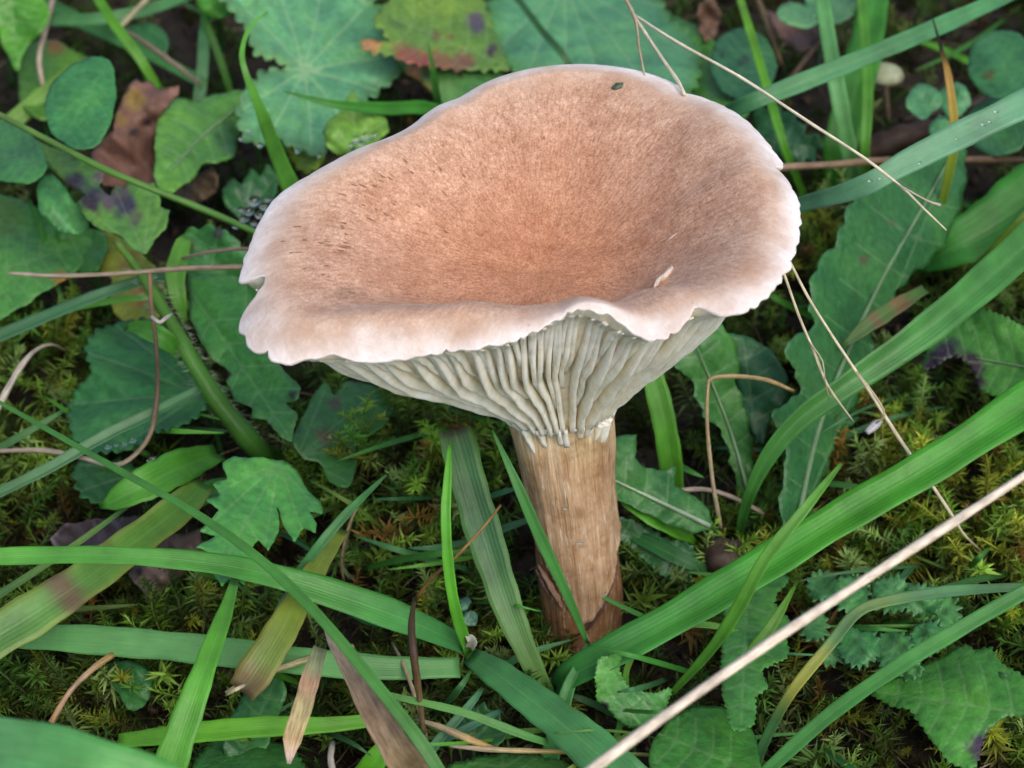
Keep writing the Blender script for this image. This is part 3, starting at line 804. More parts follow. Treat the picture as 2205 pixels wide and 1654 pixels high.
# behind the cap, upper left
blade('slender green grass blade arching up with a hooked tip behind the mushroom rim', [(720, 560, -.3), (640, 430, 1.6), (600, 340, 2.6), (562, 240, 3.6), (530, 160, 4.2), (521, 110, 4.4), (540, 55, 4.5), (577, 26, 4.5)], [34, 42, 36, 25, 14, 11, 9, 4], (.125, .36, .055), fold=.05)
blade('short horizontal grass blade with fine tip pointing away from the rim over lobed leaf', [(1050, 300, .2), (930, 236, 1.8), (830, 234, 2.4), (720, 224, 2.8), (610, 197, 3.0)], [30, 28, 27, 17, 3], MID, roll=20)
blade('tiny upright grass tip rising just behind the mushroom rim beside the red-edged leaf', [(960, 300, .2), (943, 222, 1.7), (934, 160, 2.4), (921, 86, 3.0)], [18, 17, 12, 3], MID)
blade('narrow pale grass blade crossing the red-edged leaf', [(1090, 300, .0), (1045, 165, 1.4), (1000, 70, 1.6), (962, -20, 1.6)], [20, 19, 18, 16], PALE, roll=15)
blade('narrow dark grass blade lying across the frosty lobed leaf', [(1290, 300, .0), (1225, 140, 1.7), (1170, 70, 1.9), (1105, -15, 2.0)], [17, 16, 15, 14], DARK)
# upper right
blade('bright yellow-green grass blade running down past the holed clover leaflet', [(1735, 430, .3), (1690, 320, 1.6), (1655, 200, 2.1), (1622, 90, 2.4), (1590, -15, 2.5)], [14, 18, 20, 18, 16], [(0, FRESH), (1, (.14, .30, .03))])
blade('long straight blue-green grass blade running up and away from the far rim', [(1480, 290, 2.0), (1590, 232, 3.4), (1720, 180, 3.7), (1900, 108, 3.9), (2060, 40, 4.0), (2180, -15, 4.0)], [30, 36, 40, 38, 36, 30], BLUE, roll=-12)
blade('pale blue-green upright grass blade crossed by the long straight one', [(1842, 420, .2), (1828, 330, 1.3), (1803, 190, 2.3), (1780, 60, 2.8), (1768, -20, 3.0)], [36, 36, 36, 32, 28], PALE)
blade('wide dark green grass leaf behind the pale upright blade', [(1800, 420, .0), (1808, 320, .9), (1835, 220, 1.4), (1862, 110, 1.8), (1885, -20, 2.1)], [50, 72, 72, 74, 60], MID, fold=.18)
blade('narrow yellow-green grass blade against the wide dark leaf', [(1868, 430, .1), (1862, 330, 1.2), (1868, 200, 1.9), (1862, 90, 2.2), (1852, -20, 2.4)], [18, 22, 24, 22, 18], FRESH)
g11 = blade('broad blue-green grass blade with tiny dewdrops, touching the right rim', [(1620, 470, 2.8), (1725, 440, 3.6), (1850, 404, 4.2), (1960, 345, 4.5), (2080, 285, 4.7), (2230, 212, 4.9)], [24, 32, 44, 52, 60, 64], (.115, .285, .190), roll=-8, fold=.08)
blade('slim grass blade yellow below with a black withered tip', [(1985, 590, .3), (2010, 500, 1.4), (2040, 390, 2.4), (2055, 290, 3.1), (2043, 170, 3.8), (2028, 110, 4.0), (2009, 42, 4.2)], [13, 16, 19, 21, 15, 9, 3], [(0, (.14, .24, .03)), (.45, (.20, .27, .03)), (.62, (.36, .26, .05)), (.80, (.34, .19, .05)), (.87, BLACK), (1, BLACK)])
blade('wide green grass leaf slanting down beside the large dark toothed leaf', [(2260, 400, 2.0), (2130, 490, 1.7), (2040, 540, 1.4), (1980, 580, .9)], [150, 120, 80, 20], MID, fold=.14)
blade('yellow-green narrow grass blade with pointed tip beside the wide slanting leaf', [(2060, 640, .4), (2110, 575, 1.3), (2165, 515, 1.9), (2215, 455, 2.3)], [16, 24, 26, 14], (.17, .30, .04))
blade('long folded green grass leaf arching from the right down behind the yellow moss', [(1590, 1165, .1), (1605, 1090, .9), (1650, 990, 1.6), (1720, 905, 2.1), (1830, 825, 2.5), (1960, 735, 2.8), (2080, 640, 3.0), (2240, 500, 3.1)], [16, 24, 34, 42, 52, 62, 74, 78], [(0, MID), (.5, (.06, .21, .06)), (1, (.05, .19, .05))], fold=.22, roll=-14)
blade('short brown-spotted grass leaf resting on the large dark toothed leaf', [(1815, 745, 1.9), (1870, 700, 2.1), (1930, 660, 2.2), (1992, 622, 2.2)], [10, 34, 36, 22], (.085, .19, .055), spots=[(1940, 655, 22, (.20, .14, .08)), (1890, 690, 10, (.18, .12, .07))])
# right foreground
blade('broad bright green grass leaf sweeping from the right edge to the stem base', [(1188, 1492, .2), (1215, 1462, .7), (1300, 1415, 1.1), (1450, 1335, 1.5), (1640, 1222, 2.0), (1830, 1105, 2.5), (2020, 995, 2.9), (2250, 845, 3.2)], [30, 56, 74, 82, 84, 84, 82, 100], [(0, (.04, .17, .06)), (.3, (.05, .21, .045)), (.6, (.062, .245, .032)), (1, (.05, .20, .032))], fold=.2, roll=10)
blade('fresh green grass blade crossing over the broad sweeping leaf', [(1440, 1500, .5), (1530, 1400, 1.5), (1590, 1310, 2.2), (1650, 1200, 2.8), (1730, 1100, 3.2), (1812, 998, 3.4)], [12, 24, 30, 28, 24, 8], FRESH, fold=.15)
blade('short pointed bright blade beside the toothed hairy leaf', [(1640, 1420, .5), (1590, 1440, .9), (1660, 1350, 1.4), (1712, 1262, 1.6)], [16, 20, 24, 6], FRESH)
blade('kinked blue-green grass blade with yellow bend over the divided leaf', [(1612, 1690, .3), (1650, 1590, 1.0), (1705, 1490, 1.7), (1790, 1385, 2.1), (1842, 1322, 2.3), (1900, 1297, 2.35), (2020, 1276, 2.3), (2120, 1268, 2.2), (2240, 1262, 2.1)], [20, 22, 24, 25, 26, 25, 25, 22, 16], [(0, (.06, .19, .09)), (.18, (.07, .20, .08)), (.27, (.25, .26, .05)), (.38, (.22, .25, .06)), (.44, (.07, .2, .08)), (.6, (.12, .21, .07)), (.7, BLUE), (1, (.07, .2, .09))], fold=.08)
blade('straight green grass blade running from right edge to bottom below the kinked one', [(1620, 1690, .8), (1780, 1545, 1.5), (1950, 1425, 2.1), (2100, 1335, 2.5), (2250, 1250, 2.8)], [30, 32, 34, 34, 32], (.055, .215, .055), fold=.1)
blade('thin bent grass blade with yellowish elbow right of the stem base', [(1318, 1620, .1), (1345, 1520, .5), (1350, 1440, .9), (1392, 1372, 1.2), (1470, 1345, 1.3), (1560, 1352, 1.2), (1630, 1385, .9)], [14, 15, 14, 14, 15, 14, 10], [(0, (.06, .2, .03)), (.35, (.08, .22, .03)), (.45, (.2, .25, .04)), (.6, (.09, .24, .04)), (1, (.1, .26, .04))])
blade('fine thin grass blade standing beside the purple necrotic leaf edge', [(1975, 1190, .2), (1990, 1110, .7), (2010, 1030, 1.2), (2030, 960, 1.6)], [5, 6, 6, 3], MID)
blade('green grass strip showing between stem and dark soil under the right of the cap', [(1455, 1120, .1), (1446, 1010, 1.0), (1428, 900, 1.7), (1398, 780, 2.3), (1380, 700, 2.6)], [44, 50, 52, 48, 40], (.075, .24, .035), fold=.15)
# in front of the stem
sh = shoot('bent dark grass blade leaning across the mushroom stem, folded at a knee', ground_base(1180, 1690))
ribbon('upper_blade', [(1266, 1388, .95), (1225, 1290, 1.65), (1160, 1150, 2.5), (1110, 1035, 3.1), (1060, 926, 3.5)], [9, 20, 26, 20, 4], (.050, .190, .050), sh, fold=.15)
ribbon('lower_blade', [(1168, 1690, -.3), (1195, 1590, .3), (1225, 1480, .75), (1267, 1386, .97)], [40, 40, 28, 9], (.055, .195, .085), sh, fold=.2)
# the shoot left of the stem base: sheath, three leaves
sh = shoot('grass shoot with three leaves spreading left of the mushroom stem base', ground_base(1010, 1440))
ribbon('leaf_blade', [(1004, 1392, 1.0), (900, 1345, 1.6), (750, 1290, 2.1), (600, 1243, 2.4), (450, 1212, 2.5), (250, 1196, 2.6), (80, 1196, 2.6), (-40, 1200, 2.6)], [34, 62, 66, 56, 46, 40, 38, 38], [(0, (.05, .19, .08)), (.3, (.06, .22, .05)), (1, (.07, .25, .035))], sh, fold=.08)
ribbon('leaf_blade', [(1012, 1412, 1.0), (1070, 1450, 1.2), (1150, 1510, 1.3), (1250, 1590, 1.3), (1350, 1680, 1.2)], [40, 66, 78, 92, 100], (.058, .205, .10), sh, fold=.08)
ribbon('leaf_blade', [(1012, 1408, .9), (985, 1330, 1.7), (968, 1240, 2.3), (960, 1120, 2.9), (964, 1030, 3.2), (968, 958, 3.4)], [26, 25, 24, 22, 18, 5], (.095, .30, .035), sh, fold=.2)
ribbon('sheath', [(1020, 1450, -.3), (1016, 1420, .6), (1006, 1390, 1.1)], [34, 34, 26], (.07, .22, .05), sh, fold=.3)
ribbon('membrane', [(1010, 1398, 1.05), (1016, 1380, 1.22), (1002, 1366, 1.3)], [18, 22, 6], (.36, .38, .44), sh, fold=.3)
blade('wide dark grass leaf with cut-off top standing close left of the stem', [(1195, 1530, .1), (1150, 1440, .7), (1098, 1320, 1.3), (1055, 1190, 1.8), (1015, 1060, 2.3), (978, 925, 2.8)], [30, 44, 62, 76, 78, 74], [(0, (.10, .20, .06)), (.3, (.08, .17, .07)), (.6, (.035, .12, .06)), (.96, (.03, .115, .045)), (1, (.07, .05, .06))], fold=.12, edge=(.10, .22, .08), blunt=True)
# left foreground
blade('pale striped blue-green grass leaf lying flat on the moss', [(30, 1368, .9), (200, 1378, 1.0), (400, 1395, 1.05), (650, 1424, 1.05), (820, 1438, 1.0), (990, 1438, .8)], [56, 62, 64, 60, 56, 44], (.115, .27, .135), fold=.05)
blade('broad ageing grass leaf with brown patch and yellow edges', [(440, 1040, 1.4), (390, 1090, 1.6), (300, 1160, 1.7), (180, 1250, 1.75), (60, 1330, 1.7), (-60, 1400, 1.6)], [46, 70, 76, 86, 96, 100], [(0, (.09, .25, .035)), (.4, (.10, .26, .05)), (1, (.09, .25, .075))], fold=.1, edge=(.24, .30, .08), spots=[(142, 1272, 30, (.13, .10, .065)), (240, 1195, 10, (.15, .10, .05))])
blade('huge out-of-focus blue-green grass leaf in the near corner', [(-120, 1600, 5.0), (60, 1622, 5.2), (220, 1660, 5.2), (420, 1740, 4.8), (560, 1830, 4.2)], [130, 135, 135, 130, 110], [(0, (.13, .38, .18)), (.5, (.085, .34, .09)), (1, (.08, .34, .05))], fold=.12, roll=-6, n=50)  # paler bluish first colour stop is a painted highlight on the blade
blade('bright green grass leaf widening downwards over the striped leaf', [(506, 1248, 2.2), (488, 1310, 2.3), (455, 1400, 2.35), (415, 1510, 2.2), (370, 1640, 1.8), (350, 1720, 1.4)], [18, 32, 46, 60, 74, 76], (.08, .27, .045), fold=.14)
blade('yellowing broad grass leaf with withered purple-brown end', [(738, 1140, 1.4), (700, 1195, 1.7), (655, 1270, 1.9), (605, 1360, 1.85), (555, 1440, 1.7), (520, 1490, 1.5)], [26, 40, 56, 70, 80, 66], [(0, (.20, .28, .04)), (.5, (.18, .27, .05)), (.8, (.17, .25, .08)), (.9, (.20, .15, .10)), (1, (.12, .08, .08))], fold=.1, edge=(.22, .22, .07))
blade('thin blue-green grass blade pointing at the yellowing leaf', [(632, 1252, 1.6), (690, 1172, 2.0), (750, 1102, 2.2), (832, 1022, 2.3)], [22, 22, 20, 5], (.06, .20, .08))
blade('long thin grass blade crossing the lower left from edge to bottom', [(-30, 850, 2.6), (120, 935, 2.9), (260, 1015, 3.1), (420, 1105, 3.2), (560, 1205, 3.2), (680, 1320, 3.1), (790, 1450, 2.9), (900, 1590, 2.6), (970, 1700, 2.2)], [9, 12, 15, 18, 21, 24, 26, 28, 28], (.055, .22, .05), fold=.12)
blade('dark blue-green grass blade arching at left under the dry stalk', [(-30, 735, 1.5), (90, 685, 1.7), (200, 640, 1.9), (300, 606, 1.9), (380, 592, 1.7)], [30, 30, 27, 24, 18], (.045, .165, .085), roll=14)
blade('thin fresh grass blade just below the dark arching one', [(80, 686, 1.3), (170, 662, 1.5), (260, 645, 1.6), (360, 638, 1.6)], [6, 12, 15, 12], FRESH)
blade('folded two-tone grass blade across the glossy dark leaf', [(-40, 1080, 1.3), (100, 1012, 1.6), (230, 938, 1.8), (330, 890, 1.9), (430, 838, 1.9)], [24, 26, 28, 26, 18], (.085, .235, .135), fold=.35, roll=20)
blade('slim grass blade ending near the mossy edge at far left', [(-20, 1292, .9), (80, 1228, 1.1), (180, 1160, 1.3), (300, 1072, 1.4)], [18, 16, 14, 8], [(0, (.06, .2, .06)), (.5, (.12, .24, .05)), (1, (.06, .2, .06))])
blade('faint narrow grass blade above the slim one at far left', [(-20, 975, .9), (60, 930, 1.1), (135, 885, 1.2)], [18, 16, 8], (.05, .18, .07))
blade('bright grass leaf lying low under the widening leaf', [(255, 1596, .9), (400, 1580, 1.1), (560, 1566, 1.2), (720, 1560, 1.2), (880, 1540, 1.0)], [30, 44, 46, 34, 22], (.095, .29, .03), fold=.15)
blade('thin green grass blade from pale tip to the lower leaf of the shoot', [(798, 1488, 1.4), (860, 1502, 1.5), (1000, 1535, 1.5), (1120, 1580, 1.3), (1180, 1600, 1.1)], [8, 14, 18, 19, 14], [(0, (.5, .5, .36)), (.1, (.12, .27, .10)), (1, (.06, .21, .06))])
blade('blue-green narrow blade slanting below the thin pale-tipped one', [(880, 1690, .4), (940, 1600, .8), (1010, 1520, 1.0), (1040, 1480, 1.0)], [22, 22, 18, 8], (.06, .19, .13))
blade('second blue-green narrow blade slanting in the dark litter', [(830, 1700, .3), (930, 1610, .6), (1050, 1545, .8), (1080, 1530, .8)], [22, 20, 16, 8], (.05, .17, .11))
blade('short yellow-green blade piece at the bottom beside the brown dry leaf', [(770, 1700, .3), (800, 1650, .7), (850, 1580, 1.0), (872, 1540, 1.1)], [70, 52, 34, 10], (.10, .30, .025))
blade('dark green blade at the bottom crossing behind the brown dry leaf', [(640, 1570, .6), (720, 1560, .8), (800, 1545, .9)], [20, 26, 20], (.05, .19, .06))
blade('short curved fresh leaf hugging the hairy green stem', [(398, 700, 1.8), (384, 640, 2.2), (378, 590, 2.4), (392, 530, 2.5), (402, 508, 2.5)], [10, 34, 44, 36, 14], (.085, .265, .045), fold=.15)
blade('spoon-shaped leaf tongue pointing left below the glossy dark leaf', [(470, 975, 1.1), (400, 1000, 1.6), (330, 1035, 1.8), (260, 1070, 1.7), (215, 1092, 1.5)], [40, 74, 78, 56, 8], (.075, .255, .035), fold=.16)
blade('narrow green leaf tongue overlapping the spoon-shaped one from behind', [(520, 1040, .8), (450, 1060, 1.2), (380, 1090, 1.3), (330, 1110, 1.2)], [30, 52, 44, 10], (.06, .22, .04), fold=.2)
blade('short curled leaf bending left from the hairy green stem', [(395, 770, 1.7), (360, 735, 2.1), (320, 712, 2.2), (285, 704, 2.0), (266, 712, 1.8)], [20, 40, 42, 28, 8], (.075, .255, .04), fold=.25)
blade('small bright leaf lying under the toothed leaf right of the stem', [(1498, 1168, .5), (1455, 1138, .8), (1405, 1108, 1.0), (1355, 1078, 1.1), (1325, 1060, 1.1)], [10, 40, 50, 36, 6], (.095, .28, .03), fold=.18)
blade('dark narrow leaf under the small bright leaf right of the stem', [(1560, 1240, .2), (1490, 1215, .5), (1420, 1180, .6), (1340, 1140, .6)], [8, 30, 36, 20], (.03, .12, .05))
blade('thin upright blade beside the mossy mound left of the stem', [(735, 1240, .1), (742, 1180, .6), (760, 1110, 1.0)], [9, 8, 4], (.14, .16, .06))
# blurred grass at the top left
blade('bright blurred grass blade slanting in front of the dead brown leaf', [(345, 200, 1.0), (300, 125, 1.6), (245, 50, 2.0), (200, -20, 2.2)], [18, 22, 23, 20], (.09, .29, .025))
blade('dull blurred grass blade lying across the upper left', [(60, -20, .9), (180, 50, 1.0), (300, 105, 1.0), (440, 180, .8)], [26, 30, 30, 24], (.06, .17, .07))
blade('pale blurred grass blade rising between leaves at the upper left', [(425, 240, .4), (435, 160, .9), (440, 80, 1.3), (448, -20, 1.6)], [26, 26, 24, 20], (.07, .20, .10))
blade('blurred grass blade lying crosswise below the dark top edge', [(100, 45, 1.4), (220, 40, 1.5), (320, 20, 1.5), (420, -15, 1.4)], [24, 26, 26, 22], (.07, .20, .10))
blade('wide blurred yellow-green blade passing behind the big clover leaflet', [(-20, 300, .6), (60, 235, .9), (140, 170, 1.1), (200, 130, 1.0)], [36, 40, 38, 24], (.13, .26, .05))
blade('thin dark stalk-like blade rising through the pale leaf at left', [(138, 660, .6), (112, 580, 1.0), (90, 500, 1.3), (62, 430, 1.5)], [9, 11, 11, 9], (.05, .2, .03))
blade('blurred bright blade behind the tall hooked one', [(500, 210, .4), (475, 130, 1.0), (445, 50, 1.5), (425, -20, 1.7)], [14, 16, 16, 14], (.06, .22, .03))

# ------------------------------------------------------------------ dry stalks
def straw(label, pts, widths, colour, **kw):
    return tag(tube('dry_stalk', pts, widths, colour, **kw), label, 'dry stalk')
st = thing('dry_grass_stalk', 'thin pale branching dry grass stalk crossing the upper right over the leaves', 'dry stalk', W(1470, 215, 5.9))
tube('stalk', [(1325, -40, 6.2), (1365, 34, 6.2), (1376, 100, 6.2), (1388, 165, 6.2)], [9, 8, 6, 5], STRAW, st)
tube('branch', [(1365, 34, 6.2), (1420, 118, 6.2), (1458, 172, 6.22), (1474, 204, 6.2)], [7, 8, 8, 7], (.75, .68, .50), st)
tube('branch', [(1365, 32, 6.2), (1460, 92, 6.2), (1600, 170, 6.1), (1740, 262, 5.9), (1860, 340, 5.7), (1940, 402, 5.5), (1990, 450, 5.3), (2038, 496, 5.1)], [7, 7, 7, 7, 7, 6, 5, 3], (.78, .72, .54), st)
tube('twig', [(1925, 392, 5.55), (1965, 415, 5.5), (2000, 434, 5.45), (2024, 442, 5.4)], [4, 4, 5, 9], (.55, .5, .4), st)
st = thing('dry_grass_stalk', 'pair of hair-thin dry stalks hanging below the right rim towards the moss', 'dry stalk', W(2110, 1185, .3))
tube('stalk', [(1640, 478, 5.35), (1690, 545, 5.0), (1740, 640, 4.4), (1800, 735, 3.8), (1870, 840, 3.2), (1940, 950, 2.6), (2000, 1035, 2.1), (2050, 1110, 1.6), (2075, 1150, 1.2), (2112, 1186, .7)], [5, 6, 6, 6, 7, 8, 7, 7, 6, 4], (.74, .66, .48), st)
tube('stalk', [(1640, 500, 5.3), (1680, 570, 5.0), (1720, 680, 4.3), (1752, 755, 3.8), (1782, 830, 3.3), (1838, 908, 2.6)], [5, 6, 6, 6, 6, 3], (.74, .66, .48), st)
tube('twig', [(1742, 735, 3.95), (1770, 775, 3.7), (1776, 815, 3.5), (1786, 862, 3.2)], [3, 3, 3, 2], (.5, .43, .3), st)
tube('twig', [(1845, 800, 3.5), (1890, 860, 3.2), (1905, 895, 3.0), (1880, 915, 2.8)], [3, 4, 4, 3], (.5, .43, .3), st)
tube('seed_husk', [(1898, 905, 2.85), (1885, 915, 2.8), (1866, 932, 2.75)], [8, 20, 12], (.42, .42, .46), st, n=10)
straw('thick pale straw stalk running diagonally through the lower right foreground', [(1230, 1690, 4.0), (1420, 1550, 4.4), (1640, 1396, 4.7), (1860, 1250, 4.9), (2060, 1120, 5.0), (2240, 1002, 5.0)], [24, 23, 22, 21, 20, 18], (.80, .70, .57))
straw('greyish dry stalk lying across left towards the notched rim', [(18, 588, 2.6), (120, 594, 2.65), (260, 589, 2.7), (400, 578, 2.75), (560, 574, 2.7)], [7, 10, 10, 12, 12], [(0, GREY), (.3, (.33, .26, .19)), (1, (.27, .20, .14))])
straw('brown looping dry stalk hanging down and curling left below the glossy leaf', [(322, 590, 2.75), (326, 660, 2.5), (336, 740, 2.3), (339, 840, 2.1), (325, 930, 1.9), (290, 980, 1.8), (245, 1002, 1.7), (170, 984, 1.6), (90, 970, 1.5), (-30, 972, 1.3)], [11, 10, 9, 11, 12, 11, 11, 12, 12, 10], [(0, (.24, .16, .08)), (.3, (.10, .07, .04)), (.5, (.24, .18, .11)), (.65, GREY), (1, (.36, .29, .22))])
straw('pale arching dry stalk over the moss at far left', [(-10, 890, 1.4), (15, 840, 1.6), (50, 782, 1.7), (80, 752, 1.65), (112, 742, 1.5), (150, 760, .9)], [15, 15, 13, 9, 7, 5], [(0, (.5, .44, .38)), (.6, (.45, .40, .33)), (1, (.20, .17, .08))])
straw('brown dry stem poking out behind the nick in the right rim', [(1600, 372, 2.6), (1690, 360, 2.6), (1800, 354, 2.5), (1900, 346, 2.3), (2060, 344, 1.6), (2230, 346, .9)], [15, 16, 16, 17, 16, 14], [(0, (.28, .20, .14)), (.4, (.25, .17, .10)), (1, (.13, .09, .06))])
straw('tan kinked dry stalk bent at a right angle over the leaf right of the stem', [(1552, 1138, .4), (1535, 1040, 1.2), (1523, 920, 2.0), (1524, 835, 2.5), (1532, 815, 2.6), (1580, 810, 2.6), (1650, 818, 2.4), (1708, 842, 2.1)], [11, 10, 9, 8, 9, 10, 10, 8], [(0, (.50, .42, .28)), (.5, (.42, .33, .18)), (1, (.38, .27, .12))])
straw('short grey dry stalk lying on dark soil right of the stem', [(1462, 1056, .9), (1520, 1054, .9), (1580, 1072, .8), (1645, 1106, .6)], [11, 10, 10, 9], (.40, .33, .26))
straw('orange-tan dry grass stalk in moss at lower left', [(110, 1556, .7), (150, 1490, .9), (200, 1440, 1.0), (246, 1408, .9)], [14, 11, 14, 14], [(0, (.42, .24, .12)), (.5, (.40, .29, .19)), (1, (.45, .30, .10))])
straw('pale yellow stalk crossing behind the withered leaf end', [(486, 1492, 1.0), (540, 1462, 1.1), (630, 1430, 1.15), (760, 1392, 1.0)], [8, 14, 14, 12], (.45, .40, .20))
straw('thin tan stalk lying near the bottom between shoot and brown dry leaf', [(968, 1606, .9), (1060, 1614, .95), (1180, 1618, .9), (1420, 1626, .6)], [8, 12, 10, 8], [(0, (.50, .42, .32)), (.5, (.45, .33, .12)), (1, (.16, .22, .05))])
straw('orange-tipped flat dry stalk in the dark litter at the bottom', [(898, 1550, .9), (950, 1566, 1.0), (1010, 1592, 1.0), (1068, 1612, .9)], [8, 14, 18, 6], [(0, (.45, .36, .25)), (.5, (.46, .36, .20)), (1, (.50, .30, .06))])
straw('thin brown twig on top of the dark cut-off grass leaf', [(1078, 1088, 2.4), (1045, 1130, 2.3), (985, 1196, 2.1), (930, 1245, 1.6), (896, 1290, 1.2)], [5, 6, 7, 8, 9], (.24, .15, .05))
straw('dark brown withered stem standing in front of the shoot leaf', [(912, 1580, .7), (903, 1500, 1.6), (892, 1420, 2.3), (886, 1350, 2.4), (892, 1290, 1.9)], [10, 13, 17, 15, 8], [(0, (.36, .25, .13)), (.35, (.20, .12, .06)), (.6, (.06, .035, .025)), (1, (.10, .06, .03))])
straw('pale thin dead stem curving beside the dark brown withered one', [(918, 1590, .6), (900, 1520, .9), (872, 1440, 1.0), (845, 1385, .9)], [10, 10, 9, 6], (.34, .27, .17))
straw('hair-thin brown stalk beside the moss mound left of the stem', [(740, 1252, .2), (736, 1200, .6), (752, 1130, 1.0), (772, 1088, 1.2)], [7, 6, 6, 4], (.27, .20, .13))
straw('thin dark stalk resting on the small bitten leaf at the left rim', [(392, 556, 2.5), (440, 545, 2.6), (500, 537, 2.6), (560, 535, 2.6)], [6, 7, 8, 8], (.20, .14, .11))
straw('pale blurred stalk curving down at the upper left', [(118, -20, 1.6), (98, 60, 1.6), (84, 130, 1.4), (96, 200, 1.0)], [13, 12, 11, 10], (.38, .32, .24))
straw('grey-brown blurred twig behind the bright slanting blade', [(270, 65, 1.5), (330, 105, 1.4), (385, 145, 1.2), (430, 180, 1.0)], [9, 12, 12, 9], (.22, .17, .13))
straw('pale blurred stalk end near the dark gap at the upper left', [(255, 62, 1.7), (290, 25, 1.8), (330, -15, 1.8)], [13, 13, 13], (.40, .38, .22))
straw('straight brown stem descending beside the holed clover leaflet', [(1625, -20, 1.4), (1655, 60, 1.3), (1672, 110, 1.1), (1684, 140, .9)], [12, 14, 12, 8], (.17, .12, .06))
straw('curved brown dead stem below the crossing pale blades', [(1772, 82, 1.2), (1725, 140, 1.1), (1700, 180, 1.0), (1684, 226, .7)], [9, 11, 12, 9], (.15, .10, .07))
straw('fine whitish stalk tip lying over the withered end of the yellowing leaf', [(486, 1498, 1.75), (510, 1484, 1.9), (530, 1474, 1.8)], [4, 9, 6], (.55, .50, .34))
straw('crooked white bit of dead stalk hooked on the hairy stem', [(326, 682, 2.75), (336, 690, 2.8), (345, 694, 2.8), (356, 686, 2.8), (370, 676, 2.75)], [8, 9, 9, 9, 6], (.50, .47, .42), n=14)
straw('grey curled strip of dead grass at the bottom by the brown dry leaf', [(716, 1600, .8), (712, 1640, .8), (728, 1690, .6)], [14, 16, 14], (.42, .38, .33))
blade('long brown withered grass leaf, split and creased, rising from the bottom', [(920, 1720, 1.6), (868, 1640, 2.2), (820, 1560, 2.5), (770, 1470, 2.6), (728, 1395, 2.6), (702, 1345, 2.5)], [80, 74, 66, 50, 36, 16], [(0, (.27, .18, .09)), (.5, (.25, .16, .10)), (.85, (.34, .25, .18)), (1, (.40, .33, .26))], cat='dead leaf', name='dead_grass_leaf', mat=M_DRY, fold=.32, roll=-12)
blade('hanging tan dead grass strip with torn white end at the bottom', [(690, 1395, 2.3), (672, 1450, 2.2), (650, 1530, 2.1), (630, 1590, 1.9), (622, 1645, 1.7)], [30, 40, 42, 40, 8], [(0, (.20, .30, .13)), (.2, (.22, .30, .13)), (.3, (.50, .36, .20)), (.5, (.36, .40, .16)), (.8, (.48, .42, .18)), (1, (.62, .56, .46))], cat='dead leaf', name='dead_grass_leaf', mat=M_DRY, fold=.14)

# ------------------------------------------------------------------ clover and sorrel
def ell(cx, cy, rx, ry, rot=0, notch=0.0, n=22, point=0.0):
    t = np.linspace(0, 2 * math.pi, n, endpoint=False); r = 1 - notch * np.exp(-((t - math.pi / 2 + math.pi) % (2 * math.pi) - math.pi) ** 2 / .12)
    x = rx * np.cos(t) * r * (1 + point * np.sin(t)); y = ry * np.sin(t) * r
    c, s = math.cos(math.radians(rot)), math.sin(math.radians(rot))
    return np.stack([cx + x * c - y * s, cy + x * s + y * c], 1)

def side_veins(base, tip, half, k=6, fwd=.35):
    b, t = np.array(base, float), np.array(tip, float); d = t - b; L = np.linalg.norm(d); d /= L; nrm = np.array([-d[1], d[0]])
    out = [[b, b + d * L * .5, t]]
    for i in range(1, k + 1):
        u = i / (k + 1)
        for s in (-1, 1):
            p = b + d * L * u; out.append([p, p + nrm * s * half * .5 + d * half * fwd * .5, p + nrm * s * half + d * half * fwd * 1.1])
    return out

def clover(label, leaflets, colour, hub, hubz, ground, group=None, quilt=.01, cat='clover leaf', name='clover_leaf', vk=7, spots=()):
    t = thing(name, label, cat, ground_base(*ground), group)
    for (outl, zc, base, tip, half) in leaflets:
        lf = leaf('leaflet', outl, zc, colour, t, veins=side_veins(base, tip, half, vk, .5), quilt=quilt * .4, und=.04, step=9, spots=spots, show=.09)
    petiole(t, hub[0], hub[1], hubz, 8, colour, *ground)
    return t

clover('large three-part clover leaf hanging at the upper left, smooth blue-green leaflets', [
    ([(168, 133), (205, 122), (236, 130), (248, 175), (246, 232), (228, 285), (198, 318), (160, 318), (115, 290), (97, 240), (103, 195), (130, 158)], [(232, 135, 3.6), (130, 300, 3.2)], (232, 132), (135, 300), 70),
    ([(-60, 262), (0, 258), (60, 285), (95, 330), (94, 375), (55, 394), (0, 388), (-60, 380)], [(90, 350, 3.0), (-40, 320, 2.7)], (95, 352), (-60, 320), 60),
    ([(92, 382), (118, 378), (150, 420), (185, 462), (192, 492), (160, 505), (118, 492), (86, 455), (80, 412)], [(95, 380, 2.7), (175, 495, 2.2)], (95, 378), (178, 497), 40)],
    (.042, .165, .075), (100, 360), 2.8, (90, 520))
clover('round clover leaflets with a bite hole beside the frosty lobed leaf', [
    (ell(1601, 138, 70, 78, -20), [(1560, 200, 1.5), (1640, 80, 1.7)], (1570, 208), (1632, 66), 60)], (.036, .130, .078), (1572, 206), 1.5, (1580, 320), spots=[(1604, 130, 12, (.02, .03, .02)), (1556, 116, 6, (.02, .03, .02))])
clover('two broad clover leaflets at the right beyond the dewy grass blade', [
    (ell(2158, 138, 74, 74, 10), [(2100, 190, 1.9), (2210, 80, 2.2)], (2200, 205), (2120, 75), 60),
    (ell(2150, 272, 72, 62, 0), [(2090, 300, 1.3), (2210, 240, 1.5)], (2200, 222), (2110, 320), 55)], (.040, .150, .078), (2205, 212), 1.6, (2230, 400), spots=[(2131, 160, 9, (.10, .07, .03))])
